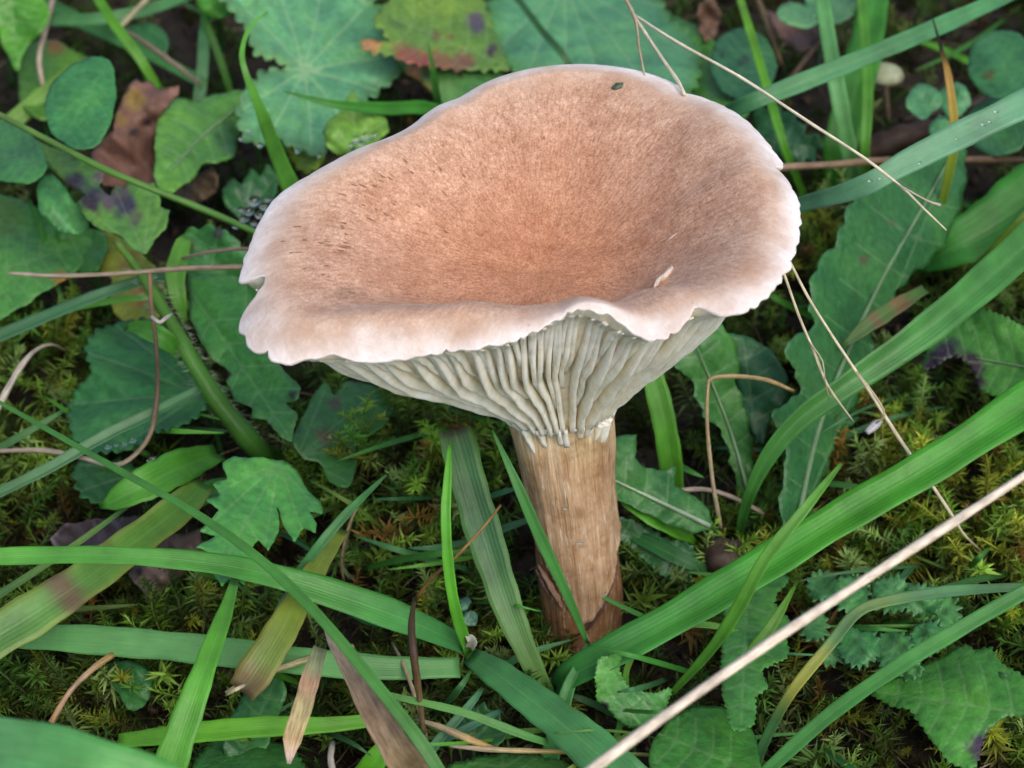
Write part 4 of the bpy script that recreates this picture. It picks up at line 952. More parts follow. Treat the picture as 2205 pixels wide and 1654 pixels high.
clover('small heart-shaped sorrel leaf with three pale leaflets behind the black-tipped blade', [
    (ell(1990, 218, 38, 38, -35, .25), [(2010, 250, 1.8), (1970, 190, 2.0)], (2016, 248), (1975, 196), 28),
    (ell(2052, 216, 36, 40, 40, .25), [(2030, 250, 1.8), (2070, 190, 2.0)], (2026, 248), (2072, 194), 28),
    (ell(2034, 272, 34, 26, 160, .2), [(2030, 255, 1.8), (2040, 300, 1.6)], (2024, 252), (2044, 294), 22)], (.085, .235, .140), (2023, 250), 1.8, (2000, 380), vk=3, cat='sorrel leaf', name='sorrel_leaf')
clover('pale grey-green trefoil leaf under the top of the upright blades', [
    (ell(1720, 32, 48, 26, 12), [(1760, 35, 1.9), (1690, 30, 2.0)], (1768, 42), (1676, 26), 20),
    (ell(1805, 20, 48, 28, -25), [(1770, 40, 1.9), (1840, 10, 2.0)], (1768, 42), (1845, 4), 20),
    (ell(1762, -6, 30, 42, 0), [(1765, 30, 1.9), (1760, -40, 2.0)], (1768, 42), (1760, -40), 20)], (.115, .265, .170), (1768, 42), 1.9, (1760, 160), vk=3, cat='sorrel leaf', name='sorrel_leaf')
clover('small bluish leaflet pair tucked in the moss beside the cut-off leaf', [
    (ell(1000, 1300, 13, 16, 20), [(1000, 1300, .9)], (1000, 1318), (1000, 1288), 8),
    (ell(1012, 1330, 16, 18, -20), [(1012, 1330, .85)], (1010, 1348), (1012, 1314), 8)], (.085, .19, .20), (1004, 1318), .85, (1004, 1340), vk=2)

# ------------------------------------------------------------------ broad leaves
def plant(name, label, cat, outline, zc, colour, pet=None, petw=10, veins=(), midrib=None, ribw=9, ribcol=(.22, .36, .20), **kw):
    base = ground_base(*(pet[3:5] if pet else outline[0][:2]))
    t = thing(name, label, cat, base)
    b = leaf('leaf_blade', outline, zc, colour, t, veins=veins, **kw)
    if pet: petiole(t, pet[0], pet[1], pet[2], petw, kw.get('petcol', LEAFG) if False else LEAFG, pet[3], pet[4])
    if midrib:
        lp, lz = LAST['p'], LAST['z']
        def f_(x, y):
            d_ = np.hypot(lp[:, 0] - x, lp[:, 1] - y); k_ = np.argsort(d_)[:5]; w_ = 1 / (d_[k_] + 2); return float((lz[k_] * w_).sum() / w_.sum())
        midrib = cr(np.array(midrib, float), 14)
        tube('midrib', [(x, y, f_(x, y) + .022) for x, y in midrib], [ribw, ribw * .75, ribw * .35], ribcol, b, M_GRASS, bumpy=.03)
    return t

def fan(c, ends):
    return [[c, ((np.array(c) + np.array(e)) / 2 + np.array([3, -3])), e] for e in ends]
lm_c = (655, 152)
lm_ends = [(530, 20), (600, -15), (690, -15), (780, 20), (855, 120), (810, 195), (735, 255), (670, 315), (575, 300), (525, 235), (560, 150)]
plant('ladys_mantle_leaf', 'large pale pleated lobed leaf with radiating veins and dewy edge at the upper left', 'broad leaf',
      [(475, -40), (505, 25), (535, 70), (548, 110), (588, 128), (622, 146), (572, 152), (530, 190), (515, 236), (524, 292), (560, 312), (604, 302), (645, 322), (688, 330), (716, 292), (752, 240), (800, 206), (846, 172), (870, 132), (846, 70), (806, 10), (790, -40)],
      [(655, 152, 1.7), (520, 250, 1.9), (860, 130, 1.5), (620, -30, 2.1)], (.105, .275, .200), pet=(640, 150, 1.6, 600, 330), veins=fan(lm_c, lm_ends), show=.75, quilt=.30, und=.08, teeth=(13, 30, 'scallop'), step=9, edge=(.11, .27, .10))
l4c = (1200, -60)
plant('ladys_mantle_leaf', 'frosty blue-green lobed leaf with toothed light edge right behind the cap', 'broad leaf',
      [(1050, 20), (1062, 70), (1070, 120), (1110, 150), (1200, 200), (1330, 240), (1440, 240), (1492, 190), (1505, 130), (1480, 70), (1440, 30), (1400, -20), (1300, -60), (1100, -60)],
      [(1060, 60, 1.1), (1480, 100, 1.0), (1280, 230, 1.4), (1250, -50, .9)], (.100, .270, .185), pet=(1200, -55, .9, 1180, 20), veins=fan((1215, -40), [(1070, 110), (1130, 170), (1215, 215), (1310, 235), (1420, 220), (1490, 120), (1440, 20)]), show=.6, quilt=.22, und=.10, teeth=(15, 27, 'scallop'), step=9, edge=(.085, .28, .045))
plant('bistort_leaf', 'olive leaf with red edge and orange tip turning colour behind the cap', 'broad leaf',
      [(806, 44), (830, 10), (880, -30), (1010, -40), (1050, 20), (1066, 70), (1096, 145), (1050, 152), (960, 148), (890, 138), (838, 120), (795, 112), (776, 96), (786, 84), (836, 88)],
      [(790, 100, 2.1), (1080, 130, 1.7), (920, -20, 2.2)], (.105, .185, .045), pet=(1070, 140, 1.7, 1100, 250), veins=side_veins((1085, 140), (850, 40), 60, 5), quilt=.03, und=.05, teeth=(9, 26, 'saw'), step=9,
      spots=[(795, 98, 24, (.36, .19, .08)), (870, 128, 32, (.26, .10, .06)), (915, 140, 30, (.24, .07, .05)), (960, 146, 26, (.19, .10, .05)), (1024, 48, 20, (.10, .08, .11)), (1060, 108, 13, (.07, .05, .06)), (940, 76, 9, (.16, .08, .04)), (968, 80, 6, (.16, .08, .04)), (1000, 130, 20, (.2, .1, .06))])
plant('bistort_leaf', 'underside half of the turning leaf hanging below its red edge', 'broad leaf',
      [(850, 128), (920, 145), (1000, 154), (1080, 160), (1075, 200), (1000, 250), (945, 232), (930, 200), (895, 170), (866, 152)], [(860, 135, 1.5), (1080, 160, 1.6), (960, 230, 1.1)], (.070, .185, .065), pet=(1060, 180, 1.4, 1080, 280), quilt=.02, und=.03, step=10, spots=[(890, 160, 22, (.42, .22, .10)), (990, 164, 6, (.08, .05, .05)), (918, 162, 8, (.04, .04, .06)), (915, 190, 14, (.30, .28, .08))])
plant('oval_leaf', 'plain green oval leaf slanting down between frosty leaf and holed clover', 'broad leaf',
      [(1440, 40), (1490, 50), (1545, 95), (1595, 155), (1622, 205), (1600, 260), (1550, 270), (1500, 230), (1450, 130)], [(1450, 50, .9), (1610, 220, 1.3), (1480, 200, 1.1)], (.062, .200, .050), pet=(1600, 250, 1.2, 1560, 380), veins=side_veins((1600, 250), (1455, 50), 50, 6), step=10)
plant('dark_leaf', 'dark glossy small leaf with ragged edge behind the right rim', 'broad leaf',
      [(1620, 238), (1670, 232), (1710, 246), (1738, 286), (1772, 300), (1748, 342), (1722, 352), (1700, 348), (1640, 320)], [(1630, 250, 1.2), (1750, 330, 1.1), (1720, 250, 1.4)], (.026, .098, .060), pet=(1650, 300, 1.1, 1640, 420), veins=side_veins((1640, 300), (1760, 320), 40, 4), teeth=(14, 34, 'saw'), step=8)
plant('hawkbit_leaf', 'long dark blue-green toothed leaf with pale midrib under the right rim', 'broad leaf',
      [(2072, 305), (2080, 380), (2068, 450), (2020, 545), (1960, 596), (1920, 650), (1880, 720), (1880, 770), (1858, 830), (1832, 890), (1850, 900), (1800, 945), (1785, 1000), (1760, 1060), (1735, 1150), (1695, 1170), (1680, 1080), (1692, 980), (1664, 896), (1720, 846), (1712, 800), (1690, 745), (1752, 700), (1742, 650), (1760, 570), (1800, 520), (1830, 440), (1880, 385), (1960, 345), (2030, 310)],
      [(2040, 330, 2.3), (1900, 620, 1.9), (1780, 850, 1.4), (1720, 1140, .6)], (.034, .128, .056), pet=(1715, 1150, .6, 1700, 1230), petw=14, veins=side_veins((1715, 1140), (2040, 360), 120, 9, .2), midrib=[(1712, 1150), (1770, 900), (1880, 640), (1990, 440), (2040, 350)], ribw=13, quilt=.05, und=.06, teeth=(9, 60, 'saw'), step=11, spots=[(1860, 560, 8, (.09, .08, .05)), (1920, 480, 8, (.08, .07, .05))])
plant('hawkbit_leaf', 'dark toothed leaf with pale midrib hanging under the right side of the cap', 'broad leaf',
      [(1440, 740), (1500, 700), (1560, 705), (1590, 760), (1588, 830), (1612, 900), (1622, 980), (1628, 1060), (1600, 1075), (1575, 1000), (1555, 930), (1520, 900), (1500, 860), (1490, 820), (1455, 790)],
      [(1500, 720, 2.2), (1610, 1060, .5), (1590, 800, 1.7)], (.040, .140, .044), pet=(1612, 1070, .5, 1620, 1130), petw=12, veins=side_veins((1612, 1060), (1490, 720), 50, 6, .3), midrib=[(1612, 1065), (1570, 920), (1500, 745)], ribw=9, quilt=.03, step=10, teeth=(7, 50, 'saw'))
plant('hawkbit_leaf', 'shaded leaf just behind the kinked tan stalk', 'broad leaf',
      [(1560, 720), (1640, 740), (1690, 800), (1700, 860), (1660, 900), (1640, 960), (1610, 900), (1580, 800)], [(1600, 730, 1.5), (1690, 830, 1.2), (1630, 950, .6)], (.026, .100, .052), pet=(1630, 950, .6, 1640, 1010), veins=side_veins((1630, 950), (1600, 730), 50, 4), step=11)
plant('hawkbit_leaf', 'green leaf at the right with purple-black curled rotten edge', 'broad leaf',
      [(2112, 668), (2160, 680), (2205, 700), (2300, 720), (2300, 880), (2205, 866), (2150, 856), (2110, 836), (2096, 800), (2070, 772), (2040, 772), (2010, 792), (1985, 795), (1996, 748), (2036, 700)],
      [(2000, 780, 1.5), (2120, 690, 2.0), (2250, 820, 1.8)], (.050, .178, .042), pet=(2260, 860, 1.6, 2280, 980), veins=side_veins((2260, 800), (2010, 770), 80, 6), quilt=.03, und=.05, teeth=(6, 14, 'saw'), step=9,
      spots=[(2010, 786, 26, (.030, .020, .040)), (2045, 766, 34, (.030, .020, .042)), (2085, 790, 36, (.028, .020, .036)), (2100, 826, 20, (.06, .045, .06))], midrib=[(2270, 800), (2180, 785), (2100, 770)], ribw=6)
plant('toothed_leaf', 'dark green jagged leaf with white midrib showing right behind the stem', 'broad leaf',
      [(1290, 950), (1335, 938), (1372, 935), (1368, 985), (1388, 1008), (1430, 1012), (1455, 1004), (1452, 1046), (1490, 1064), (1530, 1100), (1532, 1140), (1490, 1150), (1440, 1130), (1380, 1100), (1320, 1070), (1280, 1020)],
      [(1300, 1000, 1.6), (1520, 1120, .9), (1370, 940, 1.7)], (.036, .135, .050), pet=(1525, 1130, .9, 1560, 1200), midrib=[(1528, 1132), (1430, 1085), (1310, 1028)], ribw=11, ribcol=(.34, .44, .33), veins=side_veins((1525, 1130), (1300, 1025), 60, 4), quilt=.03, step=8, smooth=False)
plant('toothed_leaf', 'low dark leaf with fine teeth between stem and fuzzy soil lump', 'broad leaf',
      [(1310, 1110), (1380, 1128), (1440, 1160), (1490, 1175), (1498, 1220), (1470, 1260), (1420, 1235), (1370, 1190), (1320, 1150)], [(1320, 1120, .8), (1490, 1200, .5), (1400, 1220, .4)], (.030, .115, .052), pet=(1485, 1240, .4, 1500, 1290), veins=side_veins((1480, 1230), (1320, 1120), 40, 4), teeth=(7, 20, 'saw'), step=8)
# left-hand rosette: hairy stem plant with divided leaves
bt = thing('buttercup_plant', 'hairy green-stemmed plant with divided toothed leaves left of the mushroom', 'wild plant', ground_base(600, 1000))
tube('stem', [(250, 520, 2.6), (300, 585, 2.4), (360, 680, 2.1), (410, 770, 1.8), (470, 865, 1.3), (540, 950, .7), (600, 1010, -.3)], [13, 19, 28, 35, 42, 48, 54], [(0, (.14, .20, .05)), (.06, (.10, .24, .03)), (.4, (.075, .22, .03)), (.55, (.07, .22, .03)), (1, (.06, .19, .03))], bt, M_GRASS, 12)
tube('stem', [(395, 650, 1.9), (440, 690, 1.8), (455, 702, 1.8)], [18, 20, 10], (.07, .22, .03), bt, M_GRASS)
hv, hf = [], []
for _ in range(260):
    u = rng.random(); q = cr(np.array([(300, 585, 2.4), (360, 680, 2.1), (410, 770, 1.8), (470, 865, 1.3), (540, 950, .7)]), 60)[int(u * 59)]
    a_ = W(*q) ; s_ = rng.choice([-1, 1]); a_ = a_ + np.array([s_ * .13, 0, rng.uniform(-.1, .1)])
    b_ = a_ + np.array([s_ * rng.uniform(.05, .14), rng.uniform(-.06, .06), rng.uniform(-.08, .06)]); o_ = len(hv)
    hv += [a_ + (0, 0, .004), a_ - (0, 0, .004), b_]; hf.append((o_, o_ + 1, o_ + 2))
hh = mesh('stem_hairs', np.array(hv), hf, M_DRY, bt, np.zeros((len(hv), 2)), np.tile((.45, .55, .40), (len(hv), 1))); hh['kind'] = 'stuff'
tv = lambda c, es: [[c, (np.array(c) + np.array(e)) / 2, e] for e in es]
leaf('leaf_blade', [(478, 995), (500, 984), (560, 985), (612, 992), (640, 1012), (655, 1045), (692, 1085), (697, 1107), (664, 1098), (682, 1124), (678, 1147), (653, 1138), (634, 1166), (615, 1140), (596, 1090), (603, 1140), (577, 1186), (556, 1160), (538, 1188), (552, 1207), (525, 1258), (500, 1236), (478, 1262), (438, 1208), (466, 1194), (422, 1178), (464, 1154), (428, 1142), (456, 1118), (472, 1098), (444, 1075), (474, 1066), (460, 1040), (490, 1030)],
     [(600, 990, 2.0), (430, 1200, 2.2), (690, 1100, 1.9)], (.078, .250, .090), bt, veins=tv((600, 996), [(470, 1240), (570, 1175), (650, 1140), (682, 1098), (430, 1150), (470, 1060)]) + [[(530, 1110), (500, 1180), (440, 1190)], [(530, 1110), (545, 1150), (560, 1170)]], quilt=.04, und=.06, step=8, smooth=False)
leaf('leaf_blade', [(405, 595), (470, 590), (530, 600), (536, 680), (560, 740), (605, 790), (648, 835), (640, 862), (612, 866), (640, 890), (628, 950), (606, 944), (575, 905), (540, 900), (545, 880), (505, 862), (486, 820), (500, 806), (455, 770), (440, 750), (410, 690)],
     [(430, 620, 2.1), (630, 940, 1.8), (620, 800, 2.1)], (.054, .190, .058), bt, veins=side_veins((420, 640), (622, 940), 100, 5, .6), quilt=.04, und=.05, step=9, smooth=False, spots=[(630, 850, 9, (.02, .02, .02))], edge=(.08, .22, .07))
leaf('leaf_blade', [(650, 900), (676, 850), (700, 822), (720, 850), (745, 822), (790, 828), (830, 850), (842, 895), (810, 930), (772, 950), (766, 1010), (750, 1046), (712, 1040), (690, 1000), (652, 985), (630, 950)],
     [(650, 940, 1.1), (830, 880, .8), (740, 1040, .9)], (.046, .150, .050), bt, veins=tv((640, 985), [(700, 840), (800, 850), (830, 890), (760, 960), (745, 1035)]), quilt=.04, step=9, spots=[(720, 870, 14, (.10, .09, .05)), (700, 940, 18, (.14, .10, .05)), (755, 900, 4, (.03, .02, .02))])
leaf('leaf_blade', [(385, 515), (420, 490), (462, 488), (500, 505), (520, 530), (560, 540), (560, 640), (500, 655), (440, 650), (405, 610), (395, 560)], [(400, 540, 2.0), (550, 600, 1.8), (470, 490, 2.3)], (.060, .200, .078), bt, veins=side_veins((440, 650), (470, 500), 60, 3), quilt=.03, step=9, teeth=(10, 44, 'saw'), spots=[(470, 502, 12, PURP), (412, 530, 9, (.12, .08, .05))])
plant('bitten_leaf', 'ragged yellow-green leaf with black-purple rotten blotches under the green stalk', 'broad leaf',
      [(76, 302), (100, 312), (150, 330), (210, 348), (222, 372), (214, 400), (236, 424), (248, 398), (272, 402), (280, 392), (306, 398), (330, 394), (346, 424), (345, 448), (366, 452), (356, 490), (330, 520), (312, 548), (290, 540), (255, 505), (206, 490), (172, 452), (164, 436), (186, 420), (150, 400), (118, 372), (98, 340)],
      [(90, 310, 2.4), (320, 530, 2.6), (340, 420, 2.7)], (.100, .225, .060), pet=(310, 545, 2.5, 340, 640), petw=11, veins=tv((310, 545), [(185, 450), (250, 410), (325, 400), (350, 450)]), quilt=.03, step=7, smooth=False,
      spots=[(162, 400, 26, (.045, .035, .05)), (195, 428, 28, (.045, .035, .055)), (235, 430, 22, (.14, .11, .12)), (268, 442, 26, (.06, .05, .09)), (262, 415, 16, (.13, .11, .10)), (214, 380, 14, (.16, .14, .14)), (160, 342, 5, (.05, .04, .04)), (290, 470, 16, (.12, .16, .08))])
plant('ladys_mantle_leaf', 'dark glossy scalloped leaf with dew on its lower edge at left', 'broad leaf',
      [(206, 716), (262, 694), (330, 690), (392, 730), (440, 790), (448, 860), (400, 910), (330, 930), (296, 958), (240, 972), (180, 962), (150, 916), (160, 850), (196, 800), (186, 756)],
      [(200, 760, 1.0), (420, 820, 1.3), (260, 960, 1.2)], (.034, .135, .060), pet=(430, 850, 1.2, 480, 960), veins=fan((430, 850), [(250, 700), (190, 760), (160, 870), (180, 955), (260, 965), (340, 720)]), quilt=.20, und=.12, teeth=(10, 24, 'scallop'), step=9)
plant('ladys_mantle_leaf', 'small dark toothed leaf low beneath the looping brown stalk', 'broad leaf',
      [(160, 1000), (200, 985), (262, 990), (300, 1010), (290, 1050), (240, 1086), (186, 1076), (160, 1040)], [(170, 1020, .8), (290, 1030, 1.0), (220, 1080, .9)], (.026, .100, .046), pet=(290, 1020, .95, 340, 1070), veins=fan((292, 1020), [(170, 1000), (170, 1060), (230, 1080)]), teeth=(12, 26, 'saw'), step=8)
plant('yellowing_leaf', 'mottled yellow ageing leaf behind the hairy stem and dry stalk', 'broad leaf',
      [(200, 500), (250, 508), (300, 540), (350, 600), (352, 650), (330, 690), (262, 690), (236, 640), (240, 600), (205, 580)], [(220, 520, 1.2), (340, 650, 1.3), (230, 640, 1.0)], (.215, .235, .050), pet=(330, 680, 1.2, 350, 740), veins=side_veins((330, 685), (220, 510), 60, 5), step=9, spots=[(300, 640, 20, (.36, .18, .05)), (280, 560, 22, (.28, .24, .06)), (250, 620, 18, (.16, .2, .05))])
plant('oval_leaf', 'large smooth green leaf at the far left below the clover', 'broad leaf',
      [(-60, 420), (0, 418), (60, 438), (130, 474), (190, 500), (205, 540), (150, 596), (90, 630), (40, 664), (-60, 690)], [(-20, 440, 1.4), (200, 530, 1.2), (40, 650, 1.1)], (.072, .215, .072), pet=(-40, 660, 1.1, -60, 740), veins=side_veins((-60, 600), (195, 520), 70, 6), quilt=.03, und=.06, step=10, spots=[(130, 600, 16, (.36, .22, .05)), (10, 470, 40, (.10, .24, .05))])
plant('oval_leaf', 'blunt green leaf blade between bitten leaf and mottled yellow leaf', 'broad leaf',
      [(120, 480), (180, 490), (230, 510), (215, 575), (180, 590), (140, 560)], [(130, 490, 1.3), (220, 520, 1.35), (170, 580, 1.1)], (.060, .195, .065), pet=(200, 575, 1.1, 220, 640), step=9)
plant('dead_leaf', 'curled reddish-brown dead leaf with scalloped end beside the big clover leaflet', 'dead leaf',
      [(276, 186), (292, 170), (306, 178), (322, 172), (338, 192), (360, 188), (386, 186), (384, 204), (352, 236), (338, 280), (334, 340), (340, 400), (280, 410), (222, 396), (196, 330), (210, 310), (244, 282), (252, 240)],
      [(290, 180, 2.2), (330, 380, 1.5), (210, 330, 1.7)], (.215, .115, .080), pet=(280, 400, 1.5, 290, 480), petw=7, mat=M_BARK, veins=side_veins((280, 405), (320, 180), 50, 4), quilt=.05, und=.12, step=8, smooth=False, spots=[(290, 215, 24, (.30, .20, .05)), (258, 256, 18, (.28, .17, .05)), (318, 262, 9, (.03, .025, .03)), (290, 285, 9, (.06, .05, .05)), (250, 360, 30, (.25, .14, .11))])
plant('dock_leaf', 'pale green crinkled leaf with curled tip hanging right of the dead brown leaf', 'broad leaf',
      [(372, 212), (420, 216), (470, 202), (525, 196), (545, 230), (520, 270), (506, 330), (470, 350), (440, 350), (420, 380), (392, 400), (368, 414), (336, 396), (334, 330), (340, 262)], [(380, 220, 1.9), (520, 220, 1.6), (360, 400, 2.0)], (.100, .250, .058), pet=(530, 220, 1.5, 560, 330), veins=side_veins((525, 225), (360, 360), 70, 5), midrib=[(528, 222), (440, 290), (365, 370)], ribw=8, quilt=.04, und=.08, step=9, spots=[(495, 300, 36, (.05, .16, .06))])
plant('dead_leaf', 'small crumpled brown leaf scrap under the crinkled green leaf', 'dead leaf',
      [(372, 402), (420, 378), (452, 360), (472, 376), (466, 410), (430, 440), (386, 430)], [(380, 410, 1.0), (470, 380, 1.2), (420, 440, .9)], (.16, .115, .07), mat=M_BARK, und=.12, step=8, smooth=False)
plant('lobed_leaf', 'small light yellow-green lobed leaf with dewdrops behind the left rim', 'broad leaf',
      [(696, 286), (706, 258), (738, 240), (744, 214), (762, 192), (776, 220), (800, 236), (830, 252), (838, 284), (812, 304), (770, 326), (728, 336), (704, 316)], [(700, 290, 2.2), (830, 270, 2.3), (765, 200, 2.5)], (.135, .270, .050), pet=(760, 320, 2.2, 790, 420), veins=tv((765, 318), [(762, 200), (708, 275), (826, 262)]), step=7, smooth=False, quilt=.03)
plant('lobed_leaf', 'yellow-green ragged lobe peeping out in the dark gap beside the left rim', 'broad leaf',
      [(620, 306), (660, 300), (700, 318), (692, 350), (660, 372), (640, 360), (622, 336)], [(630, 320, 1.3), (690, 330, 1.4), (650, 365, 1.2)], (.15, .23, .03), pet=(660, 360, 1.2, 680, 430), step=8, teeth=(8, 22, 'scallop'))
plant('oval_leaf', 'blurred green pointed leaf in the top left corner', 'broad leaf',
      [(-40, -30), (70, -30), (106, 30), (88, 70), (52, 110), (40, 156), (12, 110), (-10, 60), (-40, 40)], [(-20, 0, 2.2), (100, 30, 2.0), (40, 150, 1.4)], (.070, .215, .030), pet=(30, -20, 2.1, 20, 160), veins=side_veins((20, -30), (42, 150), 50, 4), step=10)
plant('oval_leaf', 'blurred dark green leaf behind the big clover leaflet at left', 'broad leaf',
      [(60, 100), (110, 84), (160, 110), (200, 140), (180, 220), (110, 260), (50, 230), (40, 160)], [(60, 120, 1.0), (190, 160, 1.0), (100, 250, .9)], (.075, .170, .032), pet=(100, 240, .9, 100, 320), step=11, spots=[(120, 100, 20, (.22, .12, .03))])
plant('oval_leaf', 'round blurred leaf below the crosswise blade at the upper left', 'broad leaf',
      [(270, 60), (330, 50), (360, 80), (350, 130), (300, 130), (268, 100)], [(270, 80, 1.0), (355, 90, 1.0), (310, 130, .8)], (.042, .150, .072), pet=(310, 120, .8, 310, 190), step=10)
plant('oval_leaf', 'bright blurred leaf at the top between grass and the pleated leaf', 'broad leaf',
      [(430, -30), (520, -30), (515, 20), (470, 40), (430, 20)], [(430, 0, 1.9), (515, 0, 1.9), (470, 40, 1.7)], (.075, .26, .045), pet=(470, 20, 1.7, 480, 150), step=10)
plant('divided_leaf', 'dark small-lobed leaf deep in shade between left rim and crinkled leaf', 'broad leaf',
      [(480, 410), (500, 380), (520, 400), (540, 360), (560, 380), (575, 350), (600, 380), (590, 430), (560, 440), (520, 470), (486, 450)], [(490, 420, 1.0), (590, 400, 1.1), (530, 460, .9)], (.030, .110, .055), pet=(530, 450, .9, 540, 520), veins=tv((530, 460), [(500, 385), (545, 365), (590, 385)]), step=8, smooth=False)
# lower right
plant('hawkbit_leaf', 'big smooth green leaf with wavy edge at the lower right, purple rotten spot', 'broad leaf',
      [(1876, 1492), (1920, 1462), (1980, 1436), (2050, 1402), (2080, 1386), (2100, 1400), (2132, 1392), (2150, 1420), (2178, 1440), (2230, 1470), (2280, 1520), (2240, 1560), (2190, 1540), (2140, 1560), (2116, 1600), (2100, 1650), (2050, 1646), (2010, 1600), (1980, 1560), (1960, 1530), (1920, 1520)],
      [(1890, 1490, .9), (2200, 1480, 1.4), (2060, 1640, 1.2)], (.058, .195, .045), pet=(2220, 1540, 1.3, 2260, 1640), veins=side_veins((2230, 1540), (1890, 1490), 90, 6), quilt=.03, und=.06, teeth=(6, 16, 'saw'), step=9, spots=[(2118, 1606, 34, (.07, .045, .09)), (2096, 1512, 4, (.03, .02, .02)), (2050, 1590, 4, (.03, .02, .02))])
plant('hawkbit_leaf', 'upright bristly jagged leaf beside the fuzzy soil lump', 'broad leaf',
      [(1566, 1262), (1620, 1248), (1690, 1232), (1702, 1246), (1676, 1276), (1668, 1300), (1700, 1330), (1694, 1372), (1700, 1400), (1690, 1420), (1640, 1440), (1654, 1478), (1628, 1500), (1626, 1560), (1600, 1572), (1574, 1572), (1556, 1500), (1552, 1400), (1562, 1310)],
      [(1570, 1280, .9), (1690, 1290, .9), (1600, 1560, 1.6)], (.056, .185, .060), pet=(1610, 1262, .8, 1600, 1310), veins=side_veins((1610, 1260), (1596, 1560), 60, 6), quilt=.03, und=.05, teeth=(5, 12, 'saw'), step=8, smooth=False)
plant('hawkbit_leaf', 'flat green leaf at the bottom under the straw stalk', 'broad leaf',
      [(1470, 1530), (1540, 1520), (1600, 1550), (1630, 1600), (1620, 1690), (1460, 1700), (1400, 1650), (1410, 1590)], [(1480, 1540, .8), (1620, 1600, .9), (1450, 1690, 1.1)], (.050, .180, .045), pet=(1620, 1640, .8, 1660, 1690), veins=side_veins((1610, 1660), (1420, 1580), 60, 4), step=10)
plant('hairy_leaf', 'pale soft hairy leaf curling up below the stem base', 'broad leaf',
      [(1286, 1424), (1312, 1412), (1338, 1414), (1336, 1452), (1362, 1482), (1400, 1492), (1446, 1484), (1430, 1530), (1392, 1560), (1352, 1566), (1300, 1520), (1284, 1500)], [(1300, 1420, 1.2), (1430, 1490, .8), (1340, 1560, .6)], (.072, .205, .070), pet=(1360, 1555, .6, 1370, 1600), veins=side_veins((1360, 1555), (1312, 1420), 40, 4), teeth=(4, 10, 'saw'), step=7, spots=[(1300, 1520, 10, (.03, .025, .03))])
plant('hairy_leaf', 'soft green leaf at the bottom edge right of the shoot', 'broad leaf',
      [(960, 1656), (1010, 1634), (1080, 1622), (1160, 1626), (1230, 1650), (1260, 1700), (960, 1720)], [(980, 1660, .7), (1220, 1660, .8), (1100, 1710, 1.0)], (.062, .200, .052), pet=(1100, 1715, .9, 1100, 1760), veins=side_veins((1100, 1720), (1080, 1630), 80, 3), teeth=(5, 14, 'saw'), step=9)
plant('toothed_leaf', 'small dark sharply toothed leaf in the litter below the shoot', 'broad leaf',
      [(975, 1540), (1000, 1520), (1010, 1508), (1022, 1526), (1042, 1508), (1052, 1530), (1078, 1530), (1076, 1560), (1098, 1580), (1070, 1606), (1010, 1600), (975, 1580)], [(980, 1560, .6), (1090, 1570, .7), (1030, 1510, .7)], (.036, .130, .050), pet=(1020, 1595, .5, 1020, 1640), veins=tv((1020, 1596), [(990, 1530), (1030, 1515), (1070, 1540), (1090, 1578)]), step=7, smooth=False)
plant('dark_leaf', 'dark leaf half buried in moss at the lower left', 'broad leaf',
      [(236, 1430), (290, 1426), (330, 1450), (322, 1500), (290, 1532), (258, 1500)], [(240, 1440, .5), (330, 1460, .5), (290, 1530, .4)], (.034, .130, .048), pet=(290, 1440, .4, 290, 1480), step=8)
plant('dark_leaf', 'dark pointed leaf between widening blade and tan strip at the bottom', 'broad leaf',
      [(540, 1480), (600, 1460), (616, 1500), (590, 1560), (560, 1640), (500, 1654), (480, 1600), (500, 1540)], [(550, 1490, .7), (610, 1500, .7), (510, 1640, .6)], (.046, .160, .058), pet=(520, 1640, .5, 520, 1690), veins=side_veins((510, 1650), (590, 1470), 40, 4), step=9)
plant('dark_leaf', 'dark bristly leaf at the bottom left of the brown dry leaf', 'broad leaf',
      [(420, 1640), (470, 1590), (560, 1590), (640, 1620), (640, 1700), (420, 1710)], [(440, 1640, .6), (630, 1630, .6), (530, 1700, .8)], (.044, .155, .042), pet=(520, 1690, .6, 520, 1740), teeth=(5, 14, 'saw'), step=9)
plant('dead_leaf', 'dull brown dead leaf lying on the moss behind the long left blade', 'dead leaf',
      [(276, 1236), (300, 1200), (330, 1182), (366, 1148), (396, 1150), (430, 1140), (440, 1190), (404, 1226), (376, 1262), (350, 1290), (322, 1306), (306, 1270)], [(290, 1230, .9), (430, 1170, .8), (330, 1300, .6)], (.150, .115, .090), mat=M_BARK, und=.10, step=8, smooth=False, spots=[(300, 1232, 10, (.03, .02, .02)), (370, 1180, 6, (.05, .04, .03))])
plant('dead_leaf', 'purplish dark rotting leaf scrap at the left above the long blade', 'dead leaf',
      [(106, 1160), (140, 1130), (210, 1118), (290, 1110), (320, 1120), (280, 1160), (210, 1178), (120, 1180)], [(110, 1165, .7), (310, 1115, .8), (200, 1180, .6)], (.105, .085, .100), mat=M_BARK, und=.12, step=8, smooth=False)
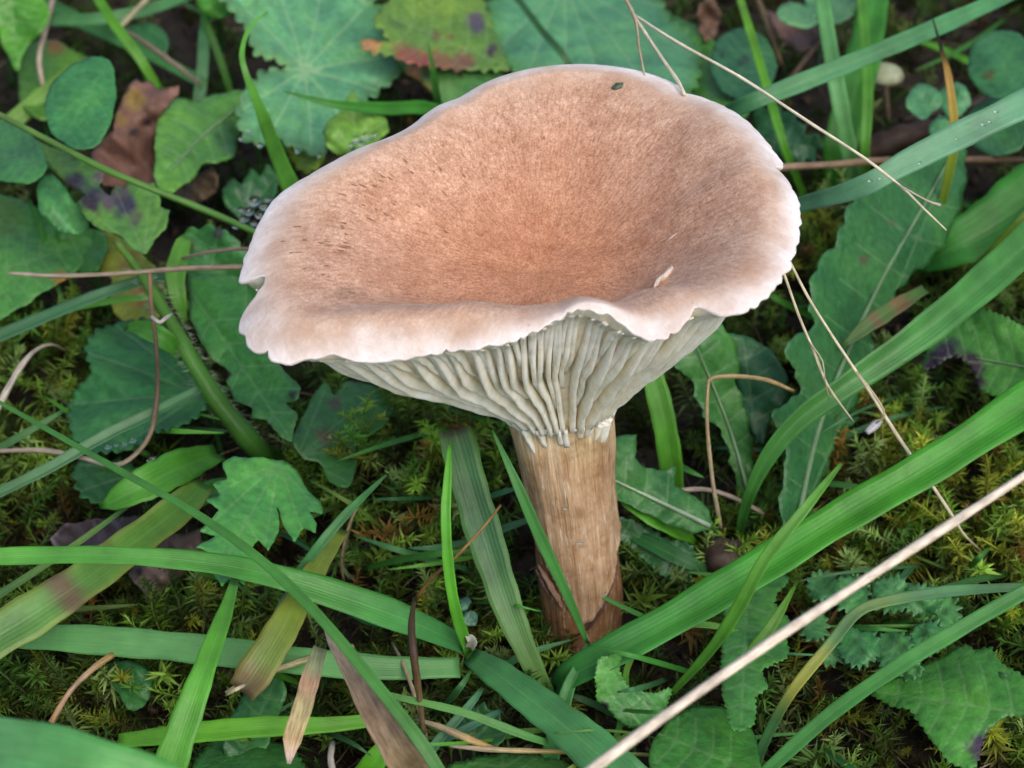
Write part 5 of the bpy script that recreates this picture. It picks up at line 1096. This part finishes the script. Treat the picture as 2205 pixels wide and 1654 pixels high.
# finely divided leaf at the lower right
bl = thing('burnet_leaf', 'small divided leaf with rounded sharp-toothed leaflets in the yellow moss', 'broad leaf', ground_base(2020, 1350))
tube('leaf_stalk', [(2060, 1350, .2), (1990, 1348, .9), (1900, 1348, 1.0), (1830, 1350, 1.0), (1760, 1348, 1.0)], [9, 9, 8, 7, 5], (.08, .22, .04), bl, M_GRASS)
for (cx, cy, r1, r2, rot, z0) in ((1772, 1262, 34, 34, -10, 1.1), (1830, 1278, 42, 40, 10, 1.15), (1920, 1278, 46, 40, 0, 1.2), (1985, 1292, 42, 36, 20, 1.15), (1752, 1345, 36, 32, 60, 1.0), (1850, 1392, 46, 44, 170, 1.15), (1925, 1400, 44, 44, 190, 1.2), (2000, 1372, 42, 36, 150, 1.1), (2040, 1318, 36, 28, 80, 1.1), (1790, 1400, 34, 30, 120, .95), (1960, 1440, 26, 24, 180, 1.2)):
    d = np.array([math.sin(math.radians(rot)), -math.cos(math.radians(rot))])
    leaf('leaflet', ell(cx, cy, r1, r2, rot), [(cx - 20, cy, z0), (cx + 20, cy, z0 + .05), (cx, cy - 20, z0 + rng.uniform(-.05, .1))], (.060, .215, .085), bl, veins=side_veins(tuple(np.array([cx, cy]) - d * r2), tuple(np.array([cx, cy]) + d * r2 * .8), r1 * .7, 3, .8), teeth=(13, 17, 'saw'), quilt=.02, und=.05, step=6, edge=(.075, .23, .09))
# bark and soil bits
tag(tube('dead_stick', [(1850, 330, .3), (1920, 302, .5), (1990, 280, .5), (2080, 262, .3)], [44, 48, 44, 30], (.070, .045, .034), mat=M_BARK, sides=14, bumpy=.14), 'thick dark rotting stick lying behind the dewy grass blade', 'stick')
tag(tube('dead_stick', [(1940, 262, .2), (2060, 236, .3), (2230, 190, .3)], [26, 28, 26], (.050, .034, .030), mat=M_BARK, sides=12, bumpy=.14), 'slimmer dark stick beyond the thick rotting one', 'stick')
def lump(name, label, px, py, z, rx, rz, colour, cat):
    c = W(px, py, z); u = np.linspace(0, math.pi, 14); w = np.linspace(0, 2 * math.pi, 22, endpoint=False); V = []
    for a_ in u:
        for b_ in w:
            d = np.array([math.sin(a_) * math.cos(b_), math.sin(a_) * math.sin(b_), math.cos(a_)])
            k_ = 1 + .22 * sn(d[0] * 3 + px, d[1] * 3 + d[2] * 2, px * .1) + .16 * sn(d[0] * 11, d[1] * 11 + d[2] * 9, py * .1)
            V.append(c + d * np.array([rx, rx, rz]) * k_)
    f = [(i * 22 + j, (i + 1) * 22 + j, (i + 1) * 22 + (j + 1) % 22, i * 22 + (j + 1) % 22) for i in range(13) for j in range(22)]
    return tag(mesh(name, np.array(V), f, M_BARK, None, np.zeros((len(V), 2)), np.tile(colour, (len(V), 1)), origin=c), label, cat)
lump('soil_lump', 'fuzzy dark brown soil lump in the moss right of the stem', 1562, 1200, .45, .27, .24, (.075, .050, .038), 'soil lump')
plant('dead_leaf', 'pinkish dead leaf scrap under the grey trefoil at the top', 'dead leaf',
      [(1650, 20), (1700, 40), (1760, 60), (1770, 100), (1720, 110), (1670, 80)], [(1660, 40, .8), (1760, 80, .9), (1700, 110, .7)], (.24, .15, .12), mat=M_BARK, und=.1, step=9, smooth=False)
plant('dead_leaf', 'brown curled dead leaf at the top beside the frosty lobed leaf', 'dead leaf',
      [(1500, 60), (1506, 10), (1540, -10), (1550, 30), (1544, 80), (1520, 90)], [(1500, 60, 1.2), (1545, 20, 1.4), (1520, 90, 1.0)], (.20, .12, .09), mat=M_BARK, und=.1, step=8, smooth=False)
tiny = thing('tiny_mushroom', 'tiny pale mushroom in dark moss behind the wide grass leaf', 'mushroom', W(1910, 262, 0))
tube('stem', [(1910, 262, -.1), (1908, 220, .5), (1904, 172, 1.1)], [15, 14, 13], (.36, .30, .20), tiny, M_DRY)
_v, _f = [], []
_c = W(1905, 160, 1.25)
for i, (r_, h_) in enumerate(((0.01, .16), (.14, .15), (.27, .08), (.33, -.02), (.30, -.05), (.05, .04))):
    for j in range(20):
        a_ = 2 * math.pi * j / 20; _v.append(_c + np.array([r_ * math.cos(a_), r_ * math.sin(a_), h_]))
_f = [(i * 20 + j, i * 20 + (j + 1) % 20, (i + 1) * 20 + (j + 1) % 20, (i + 1) * 20 + j)[::-1] for i in range(5) for j in range(20)]
mesh('cap', np.array(_v), _f, M_GILL, tiny, tint=np.tile((.34, .38, .25), (len(_v), 1)))

# ------------------------------------------------------------------ dewdrops
def drop_mesh():
    u = np.linspace(0, math.pi, 9); w = np.linspace(0, 2 * math.pi, 14, endpoint=False)
    V = [(math.sin(a_) * math.cos(b_), math.sin(a_) * math.sin(b_), math.cos(a_) * (.95 if math.cos(a_) > 0 else .6)) for a_ in u for b_ in w]
    f = [(i * 14 + j, (i + 1) * 14 + j, (i + 1) * 14 + (j + 1) % 14, i * 14 + (j + 1) % 14) for i in range(8) for j in range(14)]
    me = bpy.data.meshes.new('dewdrop'); me.from_pydata(V, [], f); me.polygons.foreach_set('use_smooth', [True] * len(f)); me.materials.append(M_WATER); return me
DM = drop_mesh()
def drops(label, group, spots_):
    for (px, py, z, r) in spots_:
        p = W(px, py, z); k_ = r * depth(p) / FPX
        o = bpy.data.objects.new('dewdrop', DM); COL.objects.link(o); o.location = p * S; o.scale = (k_ * S,) * 3
        tag(o, label, 'dewdrop', group)
drops('clear dewdrop in the cluster at the left rim of the mushroom', 'dewdrops by the left rim', [(548, 434, 2.0, 14), (570, 446, 2.0, 11), (536, 456, 1.9, 12), (560, 464, 1.9, 11), (526, 472, 1.9, 10), (578, 430, 2.0, 8), (520, 452, 1.9, 8), (548, 482, 1.9, 8), (508, 488, 1.8, 8)])
drops('dewdrop sitting on the light yellow-green lobed leaf', 'dewdrops on the lobed leaf', [(768, 302, 2.45, 10), (790, 296, 2.45, 12), (780, 312, 2.4, 8), (808, 292, 2.5, 8), (756, 314, 2.4, 7)])
drops('tiny dewdrop on the broad blue-green grass blade', 'dewdrops on the grass blade', [(2146, 240, 5.05, 5), (2132, 262, 5.0, 4), (2118, 268, 4.98, 5), (1982, 352, 4.75, 4), (1874, 390, 4.5, 5), (1896, 385, 4.5, 4), (2060, 300, 4.9, 3)])
drops('dewdrop beaded along the lower edge of the dark glossy scalloped leaf', 'dewdrops on the glossy leaf edge', [(232, 962, 1.32, 8), (250, 958, 1.32, 6), (286, 948, 1.35, 8), (330, 990, 1.9, 9), (268, 956, 1.3, 6), (322, 992, 1.88, 6)])
drops('dewdrop on the edge of the large pale pleated leaf', 'dewdrops on the pleated leaf', [(598, 316, 2.0, 8), (560, 314, 2.0, 7), (640, 326, 1.9, 7), (520, 300, 2.1, 6), (686, 336, 1.9, 6), (535, 282, 2.05, 7)])

green_stalk = tag(tube('green_stalk', [(-20, 238, 3.4), (100, 300, 3.45), (220, 362, 3.4), (330, 408, 3.2), (440, 452, 2.9), (545, 498, 2.5), (640, 545, 2.0), (760, 640, -.2)], [14, 14, 15, 15, 15, 15, 15, 14], [(0, (.42, .38, .24)), (.04, (.14, .26, .06)), (.3, (.10, .25, .04)), (1, (.08, .22, .05))], mat=M_GRASS, sides=10, bumpy=.03), 'smooth round green stalk running from far left to behind the mushroom rim', 'green stalk')

# low thin grass among the moss, dull and half hidden
lr = np.random.default_rng(21)
for k in range(190):
    px, py = lr.uniform(-40, 2240), lr.uniform(-20, 1640)
    if py < 820 and lr.random() < .55: continue
    if px > 1500 and lr.random() < .3: continue
    if 480 < px < 1760 and 130 < py < 800: continue
    if 1080 < px < 1360 and py < 1420: continue
    an = lr.uniform(-.9, .9) + (math.pi if lr.random() < .5 else 0); ln = lr.uniform(110, 330); z0 = lr.uniform(.0, .25); z1 = lr.uniform(.45, 1.5); b_ = lr.uniform(-.3, .3)
    q = [(px + ln * t * math.cos(an + b_ * t), py + ln * t * .75 * math.sin(an + b_ * t), z0 + (z1 - z0) * math.sin(t * 2.0)) for t in (0, .33, .66, 1)]
    blade('thin green grass blade lying low among the leaves and moss', q, list(np.array([9, 13, 11, 3]) * lr.uniform(.5, 1.3)), [(.04, .14, .05), MID, FRESH, (.10, .18, .04), (.07, .20, .11), (.05, .18, .08)][lr.integers(6)], group='thin low grass blades in the moss', fold=.15)

# ------------------------------------------------------------------ moss, litter, the meadow around
def project(p):
    d = np.asarray(p) - CAM; zc = d @ FWD
    return np.stack([1102.5 + FPX * d[..., 0] / zc, 827 - FPX * (d @ UPV) / zc], -1)

def moss_shoot(k, r):
    """one moss shoot of unit length growing along +z; kite-shaped leaflets set round a curved stem"""
    nl = 90 if k % 3 else 66
    bend = r.uniform(-1.3, 1.3); V, Fq, T_ = [], [], []
    star = k % 3 == 0
    for i in range(nl):
        t = (i + .5) / nl
        ax_ = np.array([bend * t * t * .5, .1 * math.sin(t * 4 + k), t]); d = np.array([bend * t, .0, 1.0]); d /= np.linalg.norm(d)
        ph = i * 2.399 + r.uniform(-.9, .9); e1 = np.array([math.cos(ph), math.sin(ph), 0]); e1 -= d * (e1 @ d); e1 /= np.linalg.norm(e1); e2 = np.cross(d, e1)
        al = math.radians(r.uniform(30, 82) - (30 * max(0, t - .75) / .25) + (18 if star and t < .8 else 0))
        ln = r.uniform(.11, .25) * (1 - .45 * t ** 4) * (1.25 if star else 1.0) * (.6 + .4 * min(1, t * 3)); wd = ln * r.uniform(.065, .12)
        dirv_ = d * math.cos(al) + e1 * math.sin(al); nr = np.cross(dirv_, e2)
        m1 = ax_ + dirv_ * ln * .38; tip = ax_ + dirv_ * ln + (e1 * .25 - d * .35) * ln * r.uniform(.2, 1.0)
        o_ = len(V)
        V += [ax_, m1 + e2 * wd + nr * wd * .4, tip, m1 - e2 * wd + nr * wd * .4]; Fq += [(o_, o_ + 1, o_ + 2), (o_, o_ + 2, o_ + 3)]; T_ += [t - .06, t, t + .10, t]
    # the stem itself
    o_ = len(V); ns = 7
    for i in range(ns):
        t = i / (ns - 1); c = np.array([bend * t * t * .5, .1 * math.sin(t * 4 + k), t])
        for j in range(3):
            a_ = 2 * math.pi * j / 3; V.append(c + np.array([math.cos(a_), math.sin(a_), 0]) * .016); T_.append(t - .25)
    for i in range(ns - 1):
        for j in range(3):
            a_, b_ = o_ + i * 3 + j, o_ + i * 3 + (j + 1) % 3; Fq += [(a_, b_, b_ + 3), (a_, b_ + 3, a_ + 3)]
    return np.array(V), np.array(Fq), np.array(T_)

mr = np.random.default_rng(11)
VAR = [moss_shoot(k, mr) for k in range(24)]
# mossy mounds: pixel centre, radius cm, extra height cm, golden share
MOUNDS = [(1950, 1010, 1.9, 1.0, .8), (2130, 1180, 1.7, .85, .8), (1780, 1190, 1.2, .45, .6), (850, 1030, 1.5, .95, .5), (880, 1180, 1.2, .5, .35), (700, 960, 1.0, .35, .35), (60, 800, 1.6, .8, .5), (60, 1000, 1.2, .4, .5), (430, 1310, 1.3, .35, .45),
          (180, 1450, 1.3, .3, .35), (380, 1480, 1.1, .3, .3), (1790, 520, 1.6, .5, .6), (2150, 1230, 1.4, .45, .8), (2120, 620, 1.2, .3, .4), (1680, 690, .8, .45, .4), (1880, 1600, 1.3, .3, .7), (2180, 1580, .8, .6, .8), (1500, 1200, .7, .4, .6), (150, 1230, .9, .3, .4), (800, 1500, .9, .25, .4), (1100, 1350, .7, .45, .4), (1150, 1310, .45, .5, .45), (1200, 1440, .5, .25, .4), (950, 1330, .7, .4, .4), (1545, 1215, .35, .55, .6), (1600, 1180, .3, .5, .5)]
MC = [(W(px, py, .2)[:2], r_, h_, g_) for px, py, r_, h_, g_ in MOUNDS]
def mound(x, y):
    z = np.zeros_like(x); g_ = np.zeros_like(x)
    for c, r_, h_, gg in MC:
        k_ = np.exp(-((x - c[0]) ** 2 + (y - c[1]) ** 2) / (r_ * r_)); z = np.maximum(z, h_ * k_); g_ = np.maximum(g_, gg * k_)
    return z, g_
pts = []
area = (-15, 15, -9, 30); dens = 8.6
m = int((area[1] - area[0]) * (area[3] - area[2]) * dens)
xy = np.stack([mr.uniform(area[0], area[1], m), mr.uniform(area[2], area[3], m)], 1)
mz, mg = mound(xy[:, 0], xy[:, 1])
patch = sn(xy[:, 0] * 1.1, xy[:, 1] * 1.1, 2.2) + .5 * sn(xy[:, 0] * 3.1, xy[:, 1] * 3.1, 5.1)
pj = project(np.c_[xy, np.zeros(m)]); inview = (pj[:, 0] > -250) & (pj[:, 0] < 2455) & (pj[:, 1] > -150) & (pj[:, 1] < 1900)
keep = ((patch > -.35) | (mz > .2)) & (np.hypot(xy[:, 0] - S0[0], xy[:, 1] - S0[1]) > .62) & (inview | (mr.random(m) < .22)) & ((xy[:, 1] < 11) | (mr.random(m) < .55))
xy = xy[keep]
extra = [np.array(c)[None] + mr.normal(size=(int(20 * r_ * r_ + 8), 2)) * r_ * .55 for c, r_, h_, gg in MC]
xy = np.vstack([xy] + extra); xy = xy[np.hypot(xy[:, 0] - S0[0], xy[:, 1] - S0[1]) > .60]
mz, mg = mound(xy[:, 0], xy[:, 1]); m = len(xy)
gz = ground_z(xy[:, 0], xy[:, 1])
BV, BF, BT = [], [], []; off = 0
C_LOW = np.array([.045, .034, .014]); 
for i in range(m):
    v0, f0, t0 = VAR[mr.integers(len(VAR))]
    L = mr.uniform(.45, 1.25); az = mr.uniform(0, 2 * math.pi); tl = math.radians(mr.uniform(12, 78))
    R1 = np.array([[math.cos(az), -math.sin(az), 0], [math.sin(az), math.cos(az), 0], [0, 0, 1.]])
    Ry = np.array([[math.cos(tl), 0, math.sin(tl)], [0, 1., 0], [-math.sin(tl), 0, math.cos(tl)]])
    sp = mr.uniform(0, 6.28); Rz = np.array([[math.cos(sp), -math.sin(sp), 0], [math.sin(sp), math.cos(sp), 0], [0, 0, 1.]])
    vv = (v0 * np.array([1, 1, 1.0]) * L) @ (R1 @ Ry @ Rz).T
    base = np.array([xy[i, 0], xy[i, 1], gz[i] - .12 + mz[i] * mr.uniform(.55, 1.0)])
    BV.append(vv + base); BF.append(f0 + off); off += len(v0)
    gsh = mg[i] + mr.normal() * .22
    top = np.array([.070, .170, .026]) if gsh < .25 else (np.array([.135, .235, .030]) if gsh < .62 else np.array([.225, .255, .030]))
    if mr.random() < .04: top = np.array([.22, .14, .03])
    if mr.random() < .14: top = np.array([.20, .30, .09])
    top = top * (mr.uniform(.3, 1.1) + 1.5 * min(1.0, mz[i] / .5) * mr.uniform(.4, 1.0))  # shade of the gaps put into the tint: darker off the mounds, brighter on them
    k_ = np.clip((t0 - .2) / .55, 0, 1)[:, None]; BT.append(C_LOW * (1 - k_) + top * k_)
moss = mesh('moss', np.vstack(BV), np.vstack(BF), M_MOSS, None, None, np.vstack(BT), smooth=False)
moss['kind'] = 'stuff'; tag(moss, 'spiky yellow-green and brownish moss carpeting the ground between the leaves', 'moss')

# fine dead fibres between the moss
LV, LF, LT = [], [], []; off = 0
for i in range(1500):
    x, y = mr.uniform(-13, 13), mr.uniform(-7, 27); ln = mr.uniform(.3, 1.6); az = mr.uniform(0, 6.28); n_ = 7
    if math.hypot(x - S0[0], y - S0[1]) < 1.0: continue
    t = np.linspace(-.5, .5, n_); k_ = mr.uniform(-.6, .6)
    c = np.stack([x + ln * (t * math.cos(az) - k_ * t * t * math.sin(az)), y + ln * (t * math.sin(az) + k_ * t * t * math.cos(az)), 0 * t], 1)
    zz = ground_z(c[:, 0], c[:, 1]); mm, _ = mound(c[:, 0], c[:, 1])
    c[:, 2] = zz.max() + mm * .5 + mr.uniform(.02, .42) + mr.uniform(-.3, .3) * t
    w = mr.uniform(.006, .02) * (1 - (2 * t) ** 4 * .7)
    sd_ = np.array([-math.sin(az), math.cos(az), 0])
    v_ = np.stack([c - sd_ * w[:, None], c + np.array([0, 0, 1.]) * w[:, None], c + sd_ * w[:, None], c - np.array([0, 0, .6]) * w[:, None]], 1).reshape(-1, 3)
    f_ = [(a_ * 4 + b_, a_ * 4 + (b_ + 1) % 4, a_ * 4 + 4 + (b_ + 1) % 4, a_ * 4 + 4 + b_) for a_ in range(n_ - 1) for b_ in range(4)]
    LV.append(v_); LF += [tuple(q + off for q in f) for f in f_]; off += len(v_)
    col = (np.array([.10, .065, .038]), np.array([.22, .16, .10]), np.array([.30, .25, .17]), np.array([.05, .035, .025]))[mr.choice(4, p=[.42, .22, .08, .28])]
    LT.append(np.tile(col * mr.uniform(.7, 1.2), (len(v_), 1)))
lit = mesh('plant_litter', np.vstack(LV), LF, M_DRY, None, np.vstack(LV)[:, :2] * 2, np.vstack(LT))
lit['kind'] = 'stuff'; tag(lit, 'tangled brown dead fibres and rootlets lying in the moss', 'plant litter')

# crumbs of soil and rotten wood
CV, CF, CT = [], [], []; off = 0
OCT = np.array([[1, 0, 0], [-1, 0, 0], [0, 1, 0], [0, -1, 0], [0, 0, 1], [0, 0, -1.]]); OF = np.array([(0, 2, 4), (2, 1, 4), (1, 3, 4), (3, 0, 4), (2, 0, 5), (1, 2, 5), (3, 1, 5), (0, 3, 5)])
for i in range(5200):
    x, y = mr.uniform(-11, 11), mr.uniform(-7, 22); k_ = mr.uniform(.03, .14)
    v_ = OCT * mr.uniform(.5, 1.2, (6, 3)) * k_ + OCT * 0 + mr.normal(size=(6, 3)) * k_ * .25 + np.array([x, y, ground_z(x, y) + k_ * .3])
    CV.append(v_); CF.append(OF + off); off += 6
    CT.append(np.tile(np.array([(.045, .030, .020), (.075, .050, .030), (.022, .017, .013), (.11, .08, .05)][mr.choice(4, p=[.4, .3, .22, .08])]), (6, 1)))
crumb = mesh('soil_crumbs', np.vstack(CV), np.vstack(CF), M_BARK, None, np.vstack(CV)[:, :2], np.vstack(CT)); crumb['kind'] = 'stuff'; tag(crumb, 'dark crumbs of soil and rotten wood between the moss shoots', 'soil')

# low undergrowth: small dark leaves close to the soil, and meadow grass all round outside the picture
def blades_mesh(name, rows, mat, label, cat):
    V, F_, T_, U = [], [], [], []; o_ = 0
    for (c, w, col, sd_) in rows:
        n_ = len(c); v_ = np.stack([c - sd_ * w[:, None], c + np.array([0, 0, -.12]) * w[:, None] * 2, c + sd_ * w[:, None]], 1).reshape(-1, 3)
        V.append(v_); T_.append(np.tile(col, (len(v_), 1))); U.append(np.stack(np.broadcast_arrays(np.array([0, .5, 1.])[None], np.linspace(0, 3, n_)[:, None]), -1).reshape(-1, 2))
        for a_ in range(n_ - 1):
            for b_ in range(2): F_.append((o_ + a_ * 3 + b_, o_ + a_ * 3 + b_ + 1, o_ + a_ * 3 + 4 + b_, o_ + a_ * 3 + 3 + b_))
        o_ += len(v_)
    o = mesh(name, np.vstack(V), F_, mat, None, np.vstack(U), np.vstack(T_)); o['kind'] = 'stuff'; return tag(o, label, cat)
rows = []
for i in range(9000):
    r_ = 8 + 60 * mr.random() ** 1.5; a_ = mr.uniform(0, 6.28); x, y = r_ * math.cos(a_), 8 + r_ * math.sin(a_)
    L = mr.uniform(2.0, 5.5); n_ = 7; t = np.linspace(0, 1, n_); az = mr.uniform(0, 6.28); ben = mr.uniform(.3, 1.0)
    c = np.stack([x + L * ben * t ** 1.6 * math.cos(az), y + L * ben * t ** 1.6 * math.sin(az), -.4 + L * (t - .55 * ben * t ** 2.2)], 1)
    q = project(c); zc_ = (c - CAM) @ FWD
    if np.any(zc_ < 3): 
        if np.any(np.hypot(c[:, 0] - CAM[0], c[:, 1] - CAM[1]) < 4) : continue
    if np.any((zc_ > 0) & (q[:, 0] > -60) & (q[:, 0] < 2265) & (q[:, 1] > -40) & (q[:, 1] < 1720)): continue
    if y < 2 and abs(x - CAM[0]) < 3 + (2 - y) * .1 and y > CAM[1] - 2: continue
    col = np.array([FRESH, MID, BLUE, DARK, YEL][mr.integers(5)]) * mr.uniform(.8, 1.15)
    rows.append((c, mr.uniform(.06, .16) * (1 - t ** 3) + .004, col, np.array([-math.sin(az), math.cos(az), 0])))
blades_mesh('meadow_grass', rows, M_GRASS, 'dense meadow grass surrounding the mossy spot', 'grass')

for o in bpy.data.objects:
    if '_o' in o: del o['_o']
